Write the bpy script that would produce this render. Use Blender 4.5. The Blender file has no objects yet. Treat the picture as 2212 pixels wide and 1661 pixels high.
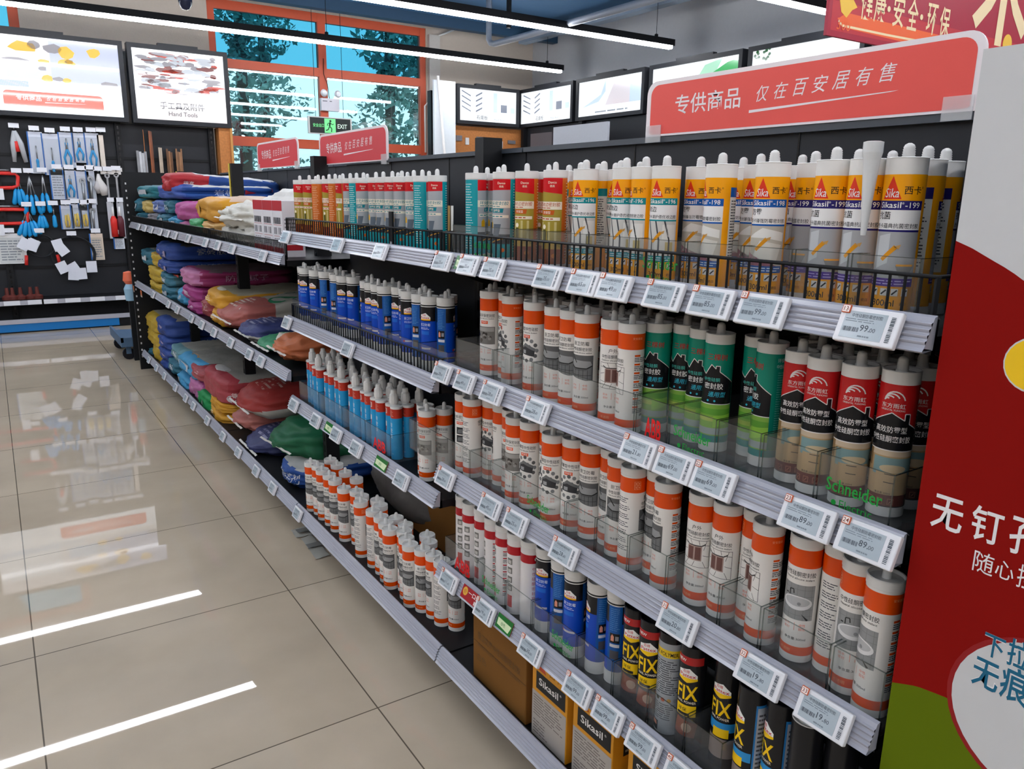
import bpy, bmesh, math, random
from mathutils import Vector, Matrix, noise
from mathutils.bvhtree import BVHTree

# ------------------------------------------------------------------ camera, world, exposure
SC = bpy.context.scene
COL = SC.collection
W, HH, F = 2212.0, 1661.0, 1676.172
CX, CY, CH = 1106.0, 830.5, 1.413
RM = Matrix(((0.83500038, 0.1178428, -0.5374825), (-0.5500898, 0.20229577, -0.81023307), (0.0132503, 0.97220857, 0.23374116)))
cd = bpy.data.cameras.new('camera')
cam = bpy.data.objects.new('camera', cd)
COL.objects.link(cam)
cd.sensor_fit = 'HORIZONTAL'
cd.sensor_width = 36.0
cd.lens = F / W * 36.0
cd.clip_start = 0.02
cam.matrix_world = Matrix.Translation((0, 0, CH)) @ RM.to_4x4()
SC.camera = cam
SC.view_settings.view_transform = 'Standard'
SC.view_settings.look = 'None'
SC.view_settings.gamma = 1.0
SC.view_settings.use_curve_mapping = False
SC.view_settings.exposure = 0.0
wd = bpy.data.worlds.new('sky')
SC.world = wd
wd.use_nodes = True
_bg = wd.node_tree.nodes['Background']
_sk = wd.node_tree.nodes.new('ShaderNodeTexSky')
_sk.sky_type = 'HOSEK_WILKIE'
_sk.sun_direction = (0.3, -0.75, 0.6)
_sk.turbidity = 3.0
_mx = wd.node_tree.nodes.new('ShaderNodeMixRGB')
_mx.inputs[0].default_value = 0.6
_mx.inputs[2].default_value = (0.80, 0.92, 1.0, 1)
wd.node_tree.links.new(_sk.outputs[0], _mx.inputs[1])
wd.node_tree.links.new(_mx.outputs[0], _bg.inputs[0])
_bg.inputs[1].default_value = 3.0
STRIP = 36.0          # brightness of the light strips
LBX = 1.0             # brightness of the backlit pictures
SC.cycles.max_bounces = 8
SC.cycles.transparent_max_bounces = 24
SC.cycles.caustics_reflective = False
SC.cycles.caustics_refractive = False
SC.cycles.sample_clamp_indirect = 4.0

def at(px, py, x=None, y=None, z=None):
    """the point of the world seen at a photo pixel, on a plane of constant x, y or z"""
    r = RM @ Vector((px - CX, -(py - CY), -F))
    t = x / r.x if x is not None else (y / r.y if y is not None else (z - CH) / r.z)
    return Vector((r.x * t, r.y * t, CH + r.z * t))

def crop(x0, y0, s, a, b):
    return x0 + a / s, y0 + b / s

# ------------------------------------------------------------------ materials
def lin(c):
    if isinstance(c, str):
        c = [int(c[i:i + 2], 16) / 255 for i in (0, 2, 4)]
    return tuple(v / 12.92 if v <= 0.04045 else ((v + 0.055) / 1.055) ** 2.4 for v in c)

MATS = {}
def mat(name, col, rough=0.5, metal=0.0, spec=0.5, emit=0.0, noise_amt=0.04, nscale=30.0, coat=0.0, bump=0.0, bscale=60.0):
    if name in MATS:
        return MATS[name]
    m = bpy.data.materials.new(name)
    m.use_nodes = True
    nt = m.node_tree
    b = nt.nodes['Principled BSDF']
    c = lin(col)
    b.inputs['Roughness'].default_value = rough
    b.inputs['Metallic'].default_value = metal
    b.inputs['Specular IOR Level'].default_value = spec
    if coat:
        b.inputs['Coat Weight'].default_value = coat
        b.inputs['Coat Roughness'].default_value = 0.03
    tc = nt.nodes.new('ShaderNodeTexCoord')
    if noise_amt and not emit:
        n = nt.nodes.new('ShaderNodeTexNoise')
        n.inputs['Scale'].default_value = nscale
        n.inputs['Detail'].default_value = 3
        nt.links.new(tc.outputs['Object'], n.inputs['Vector'])
        r = nt.nodes.new('ShaderNodeValToRGB')
        r.color_ramp.elements[0].color = tuple(v * (1 - noise_amt) for v in c) + (1,)
        r.color_ramp.elements[1].color = tuple(min(1, v * (1 + noise_amt)) for v in c) + (1,)
        nt.links.new(n.outputs['Fac'], r.inputs[0])
        nt.links.new(r.outputs[0], b.inputs['Base Color'])
    else:
        b.inputs['Base Color'].default_value = c + (1,)
    if bump:
        n2 = nt.nodes.new('ShaderNodeTexNoise')
        n2.inputs['Scale'].default_value = bscale
        n2.inputs['Detail'].default_value = 4
        nt.links.new(tc.outputs['Object'], n2.inputs['Vector'])
        bp = nt.nodes.new('ShaderNodeBump')
        bp.inputs['Strength'].default_value = bump
        bp.inputs['Distance'].default_value = 0.01
        nt.links.new(n2.outputs['Fac'], bp.inputs['Height'])
        nt.links.new(bp.outputs[0], b.inputs['Normal'])
    if emit:
        b.inputs['Emission Color'].default_value = c + (1,)
        b.inputs['Emission Strength'].default_value = emit
        b.inputs['Base Color'].default_value = tuple(v * 0.3 for v in c) + (1,)
    MATS[name] = m
    return m

def clear(name, tint, gloss=0.12, rough=0.02, haze=0.0):
    if name in MATS:
        return MATS[name]
    m = bpy.data.materials.new(name)
    m.use_nodes = True
    nt = m.node_tree
    nt.nodes.clear()
    o = nt.nodes.new('ShaderNodeOutputMaterial')
    t = nt.nodes.new('ShaderNodeBsdfTransparent')
    t.inputs[0].default_value = lin(tint) + (1,)
    g = nt.nodes.new('ShaderNodeBsdfGlossy')
    g.inputs['Roughness'].default_value = rough
    fr = nt.nodes.new('ShaderNodeLayerWeight')
    fr.inputs[0].default_value = 0.5
    pw = nt.nodes.new('ShaderNodeMath')
    pw.operation = 'POWER'
    pw.inputs[1].default_value = 4.0
    ad = nt.nodes.new('ShaderNodeMath')
    ad.operation = 'MULTIPLY_ADD'
    ad.inputs[1].default_value = 0.5
    ad.inputs[2].default_value = gloss * 0.2
    nt.links.new(fr.outputs['Facing'], pw.inputs[0])
    mx = nt.nodes.new('ShaderNodeMixShader')
    nt.links.new(pw.outputs[0], ad.inputs[0])
    nt.links.new(ad.outputs[0], mx.inputs[0])
    nt.links.new(t.outputs[0], mx.inputs[1])
    nt.links.new(g.outputs[0], mx.inputs[2])
    if haze:
        df = nt.nodes.new('ShaderNodeBsdfDiffuse')
        df.inputs[0].default_value = (0.85, 0.85, 0.85, 1)
        m2 = nt.nodes.new('ShaderNodeMixShader')
        m2.inputs[0].default_value = haze
        nt.links.new(mx.outputs[0], m2.inputs[1])
        nt.links.new(df.outputs[0], m2.inputs[2])
        nt.links.new(m2.outputs[0], o.inputs[0])
    else:
        nt.links.new(mx.outputs[0], o.inputs[0])
    MATS[name] = m
    return m

def P(col, rough=0.27, **k):      # a printed or plastic colour
    k.setdefault('spec', 0.3)
    return mat('colour_%s_%d' % (col, int(rough * 100)), col, rough, noise_amt=k.pop('noise_amt', 0.02), **k)

BLACK = mat('black_steel', '0f1013', 0.5, spec=0.25, noise_amt=0.15)
DARK = mat('dark_panel', '1f2126', 0.5, spec=0.3, noise_amt=0.1)
RAILM = mat('grey_plastic_rail', 'a3a4ae', 0.2, spec=0.6, noise_amt=0.0)
WHITEP = mat('white_plastic', 'e2dfda', 0.4)
NOZ = mat('milky_plastic', 'd8d6d2', 0.4)
ACRY = clear('clear_acrylic', 'fafbfb', 0.12, haze=0.02)
FILM = clear('milky_clip', 'ffffff', 0.05, haze=0.3)
ACRE = clear('acrylic_edge', 'b4bebc', 0.6, 0.15)
GLASS = clear('tinted_glass', '8ccad8', 0.3)
GLASS2 = clear('overexposed_glass', 'd8f0f4', 0.4)  # lower panes: paler tint imitates overexposed daylight and reflections

# ------------------------------------------------------------------ mesh building
class MB:
    def __init__(s):
        s.v, s.f, s.m, s.sm, s.mats = [], [], [], [], []
    def mi(s, m):
        if m not in s.mats:
            s.mats.append(m)
        return s.mats.index(m)
    def face(s, pts, m, smooth=False):
        i = len(s.v)
        s.v += [tuple(p) for p in pts]
        s.f.append(tuple(range(i, i + len(pts))))
        s.m.append(s.mi(m)); s.sm.append(smooth)
    def mesh(s, vs, fs, m, smooth=False):
        i = len(s.v)
        s.v += [tuple(p) for p in vs]
        k = s.mi(m)
        for f in fs:
            s.f.append(tuple(j + i for j in f)); s.m.append(k); s.sm.append(smooth)
        return s
    def box(s, a, b, m, bev=0.0, M=None):
        x0, y0, z0 = [min(p, q) for p, q in zip(a, b)]
        x1, y1, z1 = [max(p, q) for p, q in zip(a, b)]
        if bev:
            bm = bmesh.new()
            bmesh.ops.create_cube(bm, size=1)
            for v in bm.verts:
                v.co = Vector(((x0 + x1) / 2 + v.co.x * (x1 - x0), (y0 + y1) / 2 + v.co.y * (y1 - y0), (z0 + z1) / 2 + v.co.z * (z1 - z0)))
            bmesh.ops.bevel(bm, geom=list(bm.edges), offset=bev, segments=2, affect='EDGES', profile=0.5)
            bm.verts.index_update()
            vs = [v.co.copy() for v in bm.verts]
            fs = [[v.index for v in f.verts] for f in bm.faces]
            bm.free()
        else:
            vs = [Vector(p) for p in ((x0, y0, z0), (x1, y0, z0), (x1, y1, z0), (x0, y1, z0), (x0, y0, z1), (x1, y0, z1), (x1, y1, z1), (x0, y1, z1))]
            fs = [(3, 2, 1, 0), (4, 5, 6, 7), (0, 1, 5, 4), (1, 2, 6, 5), (2, 3, 7, 6), (3, 0, 4, 7)]
        if M is not None:
            vs = [M @ v for v in vs]
        return s.mesh(vs, fs, m)
    def lathe(s, prof, m, seg=28, soft=False, M=None, smooth=True):
        """profile of (radius, z) turned about z"""
        def ring(r, z):
            o = [Vector((r * math.sin(2 * math.pi * k / seg), -r * math.cos(2 * math.pi * k / seg), z)) for k in range(seg)]
            return [M @ p for p in o] if M is not None else o
        if soft:
            vs = [p for r, z in prof for p in ring(r, z)]
            fs = [(j * seg + k, j * seg + (k + 1) % seg, (j + 1) * seg + (k + 1) % seg, (j + 1) * seg + k) for j in range(len(prof) - 1) for k in range(seg)]
            s.mesh(vs, fs, m, smooth)
        else:
            for (r0, z0), (r1, z1) in zip(prof, prof[1:]):
                s.mesh(ring(r0, z0) + ring(r1, z1), [(k, (k + 1) % seg, seg + (k + 1) % seg, seg + k) for k in range(seg)], m, smooth)
        return s
    def tube(s, pts, r, m, seg=6, close=True):
        pts = [Vector(p) for p in pts]
        vs, fs = [], []
        for i, p in enumerate(pts):
            d = (pts[min(i + 1, len(pts) - 1)] - pts[max(i - 1, 0)]).normalized()
            u = d.orthogonal().normalized() if i == 0 else (u - d * u.dot(d)).normalized()
            w = d.cross(u)
            rr = r[i] if isinstance(r, (list, tuple)) else r
            vs += [p + (u * math.cos(2 * math.pi * k / seg) + w * math.sin(2 * math.pi * k / seg)) * rr for k in range(seg)]
        for i in range(len(pts) - 1):
            fs += [(i * seg + k, i * seg + (k + 1) % seg, (i + 1) * seg + (k + 1) % seg, (i + 1) * seg + k) for k in range(seg)]
        if close:
            fs += [tuple(range(seg - 1, -1, -1)), tuple((len(pts) - 1) * seg + k for k in range(seg))]
        return s.mesh(vs, fs, m, seg > 5)
    def prism(s, poly, d, m, M=None):
        """flat polygon in the local xz plane, thickened along y by d"""
        n = len(poly)
        vs = [Vector((x, 0, z)) for x, z in poly] + [Vector((x, d, z)) for x, z in poly]
        fs = [tuple(range(n)), tuple(range(2 * n - 1, n - 1, -1))] + [(k, n + k, n + (k + 1) % n, (k + 1) % n) for k in range(n)]
        if M is not None:
            vs = [M @ v for v in vs]
        return s.mesh(vs, fs, m)
    def extr(s, prof, y0, y1, m, thick=None):
        """open profile of (x, z) run along y"""
        n = len(prof)
        vs = [(x, y0, z) for x, z in prof] + [(x, y1, z) for x, z in prof]
        fs = [(k, k + 1, n + k + 1, n + k) for k in range(n - 1)]
        return s.mesh(vs, fs, m)
    def build(s, name, parent=None):
        me = bpy.data.meshes.new(name)
        me.from_pydata(s.v, [], s.f)
        for m in s.mats:
            me.materials.append(m)
        me.polygons.foreach_set('material_index', s.m)
        me.polygons.foreach_set('use_smooth', s.sm)
        me.update()
        o = bpy.data.objects.new(name, me)
        COL.objects.link(o)
        if parent is not None:
            o.parent = parent
        return o

def tag(o, label=None, cat=None, group=None, kind=None):
    if label: o['label'] = label
    if cat: o['category'] = cat
    if group: o['group'] = group
    if kind: o['kind'] = kind
    return o

def thing(name, label, cat, loc=(0, 0, 0), rz=0.0, group=None):
    o = bpy.data.objects.new(name, None)
    COL.objects.link(o)
    o.location = loc
    o.rotation_euler = (0, 0, rz)
    o.empty_display_size = 0.02
    return tag(o, label, cat, group)

def struct(o):
    o['kind'] = 'structure'
    return o

ORD = ['first', 'second', 'third', 'fourth', 'fifth', 'sixth', 'seventh', 'eighth', 'ninth', 'tenth', 'eleventh', 'twelfth', 'thirteenth', 'fourteenth', 'fifteenth', 'sixteenth', 'seventeenth', 'eighteenth', 'nineteenth', 'twentieth',
       'twenty-first', 'twenty-second', 'twenty-third', 'twenty-fourth', 'twenty-fifth', 'twenty-sixth', 'twenty-seventh', 'twenty-eighth', 'twenty-ninth', 'thirtieth', 'thirty-first', 'thirty-second', 'thirty-third']
KIDS = {}
def copy_tree(o, parent=None):
    c = o.copy()
    COL.objects.link(c)
    if parent is not None:
        c.parent = parent
    for k in KIDS.get(o.name, []):
        copy_tree(k, c)
    return c

def reg(o):
    """remember the children of a thing for copying"""
    ch = list(o.children)
    KIDS[o.name] = ch
    for k in ch:
        reg(k)
    return o

# ------------------------------------------------------------------ flat graphics, laid flat or wrapped round a tube
TC = {}
def glyphs(s, bold=0.0):
    key = (s, bold)
    if key not in TC:
        cu = bpy.data.curves.new('lettering', 'FONT')
        cu.body = s
        cu.size = 1.0
        cu.offset = bold * 0.6
        cu.resolution_u = 3
        cu.resolution_u = 2
        ob = bpy.data.objects.new('lettering', cu)
        me = bpy.data.meshes.new_from_object(ob)
        vs = [(v.co.x, v.co.y) for v in me.vertices]
        fs = [tuple(p.vertices) for p in me.polygons]
        bpy.data.objects.remove(ob)
        bpy.data.curves.remove(cu)
        bpy.data.meshes.remove(me)
        if vs:
            x0 = min(v[0] for v in vs); x1 = max(v[0] for v in vs)
            y0 = min(v[1] for v in vs); y1 = max(v[1] for v in vs)
        else:
            x0 = y0 = 0; x1 = y1 = 1
        TC[key] = ([((x - x0), (y - y0)) for x, y in vs], fs, x1 - x0, y1 - y0)
    return TC[key]

class G:
    """layered flat graphic in (u, v)"""
    def __init__(s):
        s.items = []
    def poly(s, pts, m, layer=1):
        s.items.append((list(pts), [tuple(range(len(pts)))], m, layer, True)); return s
    def rect(s, u0, v0, u1, v1, m, layer=1):
        return s.poly([(u0, v0), (u1, v0), (u1, v1), (u0, v1)], m, layer)
    def disc(s, u, v, r, m, layer=1, n=18, rv=None, a0=0, a1=2 * math.pi):
        rv = rv or r
        return s.poly([(u + r * math.cos(a0 + (a1 - a0) * k / n), v + rv * math.sin(a0 + (a1 - a0) * k / n)) for k in range(n)], m, layer)
    def line(s, pts, w, m, layer=1):
        for (a, b), (c, d) in zip(pts, pts[1:]):
            L = math.hypot(c - a, d - b) or 1
            nx, ny = -(d - b) / L * w / 2, (c - a) / L * w / 2
            s.poly([(a - nx, b - ny), (c - nx, d - ny), (c + nx, d + ny), (a + nx, b + ny)], m, layer)
        return s
    def text(s, t, u, v, h, m, layer=2, bold=0.0, align='c', w=None, shear=0.0, vert=False):
        """t with its lower edge at v, h high, centred (or left-aligned) at u; w forces the width"""
        vs, fs, tw, th = glyphs(t, bold)
        if not vs:
            return s
        k = h / th
        kx = (w / tw) if w else k
        du = u - (kx * tw / 2 if align == 'c' else 0)
        s.items.append(([(du + x * kx + shear * y * k, v + y * k) for x, y in vs], fs, m, layer, False))
        return s
    def column(s, t, u, v, h, m, layer=2, bold=0.0, step=1.15):
        for i, c in enumerate(t):
            s.text(c, u, v - i * h * step, h, m, layer, bold)
        return s
    def lines(s, u0, u1, v0, v1, n, m, layer=2, seed=0, th=0.45):
        """rows of small print"""
        R = random.Random(seed)
        for i in range(n):
            v = v1 - (v1 - v0) * (i + 0.5) / n
            t = (v1 - v0) / n * th / 2
            u = u0
            end = u0 + (u1 - u0) * R.uniform(0.7, 1.0)
            while u < end:
                e = min(end, u + (u1 - u0) * R.uniform(0.12, 0.4))
                s.rect(u, v - t, e, v + t, m, layer)
                u = e + (u1 - u0) * 0.04
        return s
    def bars(s, u0, v0, u1, v1, m, layer=2, n=18, seed=1, vert=False):
        R = random.Random(seed)
        for i in range(n):
            if vert:
                a = v0 + (v1 - v0) * i / n
                s.rect(u0, a, u1, a + (v1 - v0) / n * R.uniform(0.3, 0.85), m, layer)
            else:
                a = u0 + (u1 - u0) * i / n
                s.rect(a, v0, a + (u1 - u0) / n * R.uniform(0.3, 0.85), v1, m, layer)
        return s
    def flat(s, mb, M, dz=0.0003):
        """local u -> x, v -> z, layers come towards -y"""
        for pts, fs, m, l, c in s.items:
            mb.mesh([M @ Vector((u, -l * dz, v)) for u, v in pts], fs, m)
        return mb
    def wrap(s, mb, r, step=math.pi / 24, dz=0.00012, off=0.0):
        su = step * r
        for pts, fs, m, l, convex in s.items:
            rr = r + off + l * dz
            def w(u, v):
                a = u / r
                return (rr * math.sin(a), -rr * math.cos(a), v)
            vs, ff = [], []
            for f in fs:
                P_ = [pts[i] for i in f]
                lo = min(p[0] for p in P_); hi = max(p[0] for p in P_)
                k = math.floor(lo / su + 1e-6)
                while k * su < hi - 1e-9:
                    q = P_ if (lo >= k * su - 1e-9 and hi <= (k + 1) * su + 1e-9) else clip(clip(P_, k * su, 1), (k + 1) * su, -1)
                    if len(q) > 2:
                        ff.append(tuple(range(len(vs), len(vs) + len(q))))
                        vs += q
                    k += 1
            idx, uv, out = {}, [], []
            for p in vs:
                key = (round(p[0], 6), round(p[1], 6))
                if key not in idx:
                    idx[key] = len(uv); uv.append(p)
                out.append(idx[key])
            ff = [tuple(out[i] for i in f) for f in ff]
            ff = [f for f in ff if len(set(f)) == len(f)]
            mb.mesh([w(*p) for p in uv], ff, m, True)
        return mb

def clip(pts, c, sgn):
    out = []
    for i in range(len(pts)):
        a, b = pts[i], pts[(i + 1) % len(pts)]
        da, db = (a[0] - c) * sgn, (b[0] - c) * sgn
        if da >= -1e-9:
            out.append(a)
        if (da > 1e-9 and db < -1e-9) or (da < -1e-9 and db > 1e-9):
            t = da / (da - db)
            out.append((c, a[1] + (b[1] - a[1]) * t))
    return out

# colours used on packaging
cY, cOR, cRED, cTEAL, cNAVY, cBLUE = P('f0a008'), P('e04c06'), P('c8202a'), P('12848a'), P('251f66'), P('1255a0')
cW, cK, cG, cLG, cGN, cCR = P('ece9e4'), P('17171a'), P('87888a'), P('b9bab9'), P('22955a'), P('efe3cc')
cBR, cGOLD, cCY, cPUR, cBEI, cDG = P('9c3a20'), P('8f7a28'), P('1f95d0'), P('4a2a8c'), P('c9a67c'), P('4a4c50')
cLIME, cPB, cFIX, cSIL, cPINK = P('7fb83a'), P('0a3fae'), P('f5c60f'), P('a6a8aa'), P('b9327a')

# ------------------------------------------------------------------ the room
FL = 0.8
def build_room():
    m = bpy.data.materials.new('polished_tiles')
    m.use_nodes = True
    nt = m.node_tree
    b = nt.nodes['Principled BSDF']
    tc = nt.nodes.new('ShaderNodeTexCoord')
    mp = nt.nodes.new('ShaderNodeMapping')
    mp.inputs['Location'].default_value = (0.042, -1.81 + 0.8 * 4, 0)
    nt.links.new(tc.outputs['Object'], mp.inputs[0])
    br = nt.nodes.new('ShaderNodeTexBrick')
    br.offset = 0.0
    br.inputs['Scale'].default_value = 1.0
    br.inputs['Mortar Size'].default_value = 0.0022
    br.inputs['Mortar Smooth'].default_value = 0.2
    br.inputs['Brick Width'].default_value = FL
    br.inputs['Row Height'].default_value = FL
    br.inputs['Color1'].default_value = lin('b9aa96') + (1,)
    br.inputs['Color2'].default_value = lin('b4a591') + (1,)
    br.inputs['Mortar'].default_value = lin('5f564a') + (1,)
    nt.links.new(mp.outputs[0], br.inputs['Vector'])
    no = nt.nodes.new('ShaderNodeTexNoise')
    no.inputs['Scale'].default_value = 2.2
    no.inputs['Detail'].default_value = 6
    nt.links.new(tc.outputs['Object'], no.inputs['Vector'])
    mx = nt.nodes.new('ShaderNodeMixRGB')
    mx.blend_type = 'OVERLAY'
    mx.inputs[0].default_value = 0.25
    nt.links.new(br.outputs[0], mx.inputs[1])
    nt.links.new(no.outputs['Fac'], mx.inputs[2])
    nt.links.new(mx.outputs[0], b.inputs['Base Color'])
    rr = nt.nodes.new('ShaderNodeMapRange')
    rr.inputs['To Min'].default_value = 0.0
    rr.inputs['To Max'].default_value = 0.035
    nt.links.new(no.outputs['Fac'], rr.inputs[0])
    nt.links.new(rr.outputs[0], b.inputs['Roughness'])
    b.inputs['Specular IOR Level'].default_value = 0.5
    mb = MB()
    mb.box((-7, -5, -0.1), (8, 10.2, 0), m)
    struct(mb.build('floor'))
    wl = mat('beige_wall', 'b8ada0', 0.85, bump=0.1)
    wg = mat('grey_wall', 'b6b8bb', 0.85, bump=0.1)
    ce = mat('blue_ceiling', '3a6890', 0.8)
    struct(MB().box((-7, -5, 3.62), (8, 10.2, 3.75), ce).build('ceiling'))
    Y0 = 9.9
    mb = MB()   # far wall with its two window openings
    for a, b_ in (((-7, 0), (-2.3, 3.62)), ((-2.3, 0), (0.49, 2.2)), ((-2.3, 3.5), (0.49, 3.62)), ((0.49, 0), (2.34, 3.62)), ((2.34, 0), (5.12, 1.62)),
                  ((2.34, 3.58), (5.12, 3.62)), ((5.12, 0), (6.95, 3.62))):
        mb.box((a[0], Y0, a[1]), (b_[0], Y0 + 0.22, b_[1]), wl)
    struct(mb.build('wall_far'))
    struct(MB().box((6.85, -5, 0), (7.05, Y0, 3.62), wg).build('wall_right'))
    struct(MB().box((-7.2, -5, 0), (-7, Y0, 3.62), wl).build('wall_left'))
    struct(MB().box((-7.2, -5.2, 0), (7.05, -5, 3.62), wl).build('wall_back'))
    # column strip right of the window, white
    struct(MB().box((5.14, Y0 - 0.06, 0), (5.3, Y0, 3.5), mat('white_paint', 'b9b6b0', 0.7)).build('trim_1'))
    fr = mat('orange_red_frame', 'c0502f', 0.5)
    # window_1 : x 2.34..5.12, z 1.62..3.58
    mb = MB()
    def bar(x0, z0, x1, z1, d=0.07):
        e = 0.004 if z1 - z0 > x1 - x0 else 0
        mb.box((x0, Y0 + 0.02 - e, z0 + e), (x1, Y0 + 0.02 + d + e, z1 - e), fr)
    bar(2.34, 3.48, 5.12, 3.58); bar(2.34, 2.85, 5.12, 2.95); bar(2.34, 1.98, 5.12, 2.09); bar(2.34, 1.62, 5.12, 1.68)
    bar(2.34, 1.62, 2.42, 3.58); bar(5.04, 1.62, 5.12, 3.58); bar(3.64, 2.0, 3.74, 3.58); bar(3.64, 1.68, 3.68, 1.98)
    bar(2.42, 3.25, 3.64, 3.28, 0.04); bar(3.74, 3.25, 5.04, 3.28, 0.04)
    w = mb.build('window_1')
    struct(w)
    for a in ((2.42, 2.95, 3.64, 3.48), (3.74, 2.95, 5.04, 3.48), (2.42, 2.09, 3.64, 2.85), (3.74, 2.09, 5.04, 2.85), (2.42, 1.68, 5.04, 1.98)):
        MB().box((a[0], Y0 + 0.05, a[1]), (a[2], Y0 + 0.056, a[3]), GLASS if a[1] > 2.5 else GLASS2).build('pane', w)
    mb = MB()
    bar(-2.3, 3.42, 0.49, 3.5); bar(-2.3, 2.2, 0.49, 2.3); bar(0.4, 2.2, 0.49, 3.5); bar(-2.3, 2.2, -2.2, 3.5); bar(-1.0, 2.2, -0.9, 3.5)
    w = mb.build('window_2')
    struct(w)
    MB().box((-2.2, Y0 + 0.05, 2.3), (0.4, Y0 + 0.056, 3.42), GLASS).build('pane', w)
build_room()

# ------------------------------------------------------------------ outdoors
def build_outside():
    struct(MB().box((-30, 10.3, -0.3), (40, 60, -0.05), mat('pavement', 'cfcdc8', 0.9)).build('ground'))
    lf = mat('dark_foliage', '6f8f86', 0.8, noise_amt=0.3, nscale=4)
    bark = mat('bark', '4a4038', 0.9)
    R = random.Random(4)
    spots = [(1.6, 15.5, 7.6, 1.2), (4.3, 16.0, 8.0, 1.4), (6.9, 15.0, 7.5, 1.0), (8.3, 16.4, 7.0, 1.3), (-0.6, 15.8, 7.0, 1.3), (3.0, 19, 7.8, 1.6), (10.2, 18, 8.2, 1.4), (5.9, 20, 8.4, 1.5)]
    names = ['left window', 'left part of the wide window', 'the mullion of the wide window', 'right part of the wide window', 'the far left window',
             'first and second trees', 'the right edge of the wide window', 'second and third trees']
    for i, (x, y, h, r) in enumerate(spots):
        t = thing('conifer_tree', 'dark blue-green conifer outdoors, standing %s %s' % ('behind', names[i]), 'tree', (x, y, -0.05), 0, 'conifers outside the window')
        MB().tube([(0, 0, 0), (0.05, 0, h * 0.5), (0, 0, h * 0.95)], [0.14, 0.1, 0.02], bark, 8).build('trunk', t)
        vs, fs = [], []
        for k in range(3600):
            q = R.random() ** 0.8
            z = h * (0.22 + 0.78 * q)
            rad = r * (1 - q) ** 0.7 * (0.55 + 0.45 * math.sin(q * 26 + i)) * math.sqrt(R.random()) + 0.05
            a = R.uniform(0, 6.283)
            c = Vector((rad * math.cos(a), rad * math.sin(a), z))
            s = R.uniform(0.04, 0.11)
            d1 = Vector((R.uniform(-1, 1), R.uniform(-1, 1), R.uniform(-0.3, 1))).normalized() * s
            d2 = Vector((R.uniform(-1, 1), R.uniform(-1, 1), R.uniform(-1, 1))).normalized() * s * 0.6
            n = len(vs)
            vs += [c - d1, c + d2, c + d1, c - d2]
            fs.append((n, n + 1, n + 2, n + 3))
        MB().mesh(vs, fs, lf).build('foliage', t)
    b = thing('low_building', 'pale low building outdoors below the window sill line', 'building', (5.0, 30, -0.05))
    wm = mat('pale_render', 'd8d6d2', 0.9)
    MB().box((-3, 0, 0), (0.6, 4, 3.0), wm).box((0.6, 1, 0), (3, 4, 2.5), wm).build('wall', b)
    MB().box((-3.2, -0.2, 3.0), (0.8, 4.2, 3.15), mat('roof_grey', 'a09f9c', 0.8)).build('roof', b)
    for k in range(3):
        MB().box((-2.5 + k * 1.0, -0.02, 1.4), (-1.9 + k * 1.0, 0.01, 2.3), P('6a7a86')).build('window', b)
build_outside()

# ------------------------------------------------------------------ light strips, pipes
def build_lights():
    em = mat('lit_diffuser', 'f7f9ff', 0.4, emit=STRIP)
    for y, x0, x1, lab in ((8.69, -6.4, 6.49, 'long suspended light strip nearest the window wall'),
                           (6.62, -6.4, 6.43, 'long suspended light strip, middle one of the three in view'),
                           (4.63, -6.4, 6.37, 'suspended light strip nearest the camera, behind the hanging promotion banner'),
                           (2.56, -6.4, 6.37, None), (0.5, -6.4, 6.37, None), (-1.55, -6.4, 6.37, None), (-3.6, -6.4, 6.37, None)):
        t = thing('light_strip', lab or 'suspended light strip overhead, outside the picture', 'lamp', (0, y, 3.02), 0, 'suspended light strips' if lab else 'light strips overhead outside the picture')
        MB().box((x0, -0.032, 0.02), (x1, 0.032, 0.085), BLACK).box((x0, -0.03, 0.0), (x0 + 0.01, 0.03, 0.02), BLACK).build('housing', t)
        MB().box((x0 + 0.02, -0.027, -0.012), (x1 - 0.03, 0.027, 0.0199), em).build('diffuser', t)
        for k in range(5):
            x = x1 - 0.25 - k * 2.95
            MB().tube([(x, 0, 0.085), (x, 0, 0.6)], 0.003, BLACK, 6).lathe([(0.02, 0.085), (0.02, 0.11), (0.004, 0.12)], BLACK, 10, M=Matrix.Translation((x, 0, 0))).build('cable', t)
build_lights()

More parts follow.
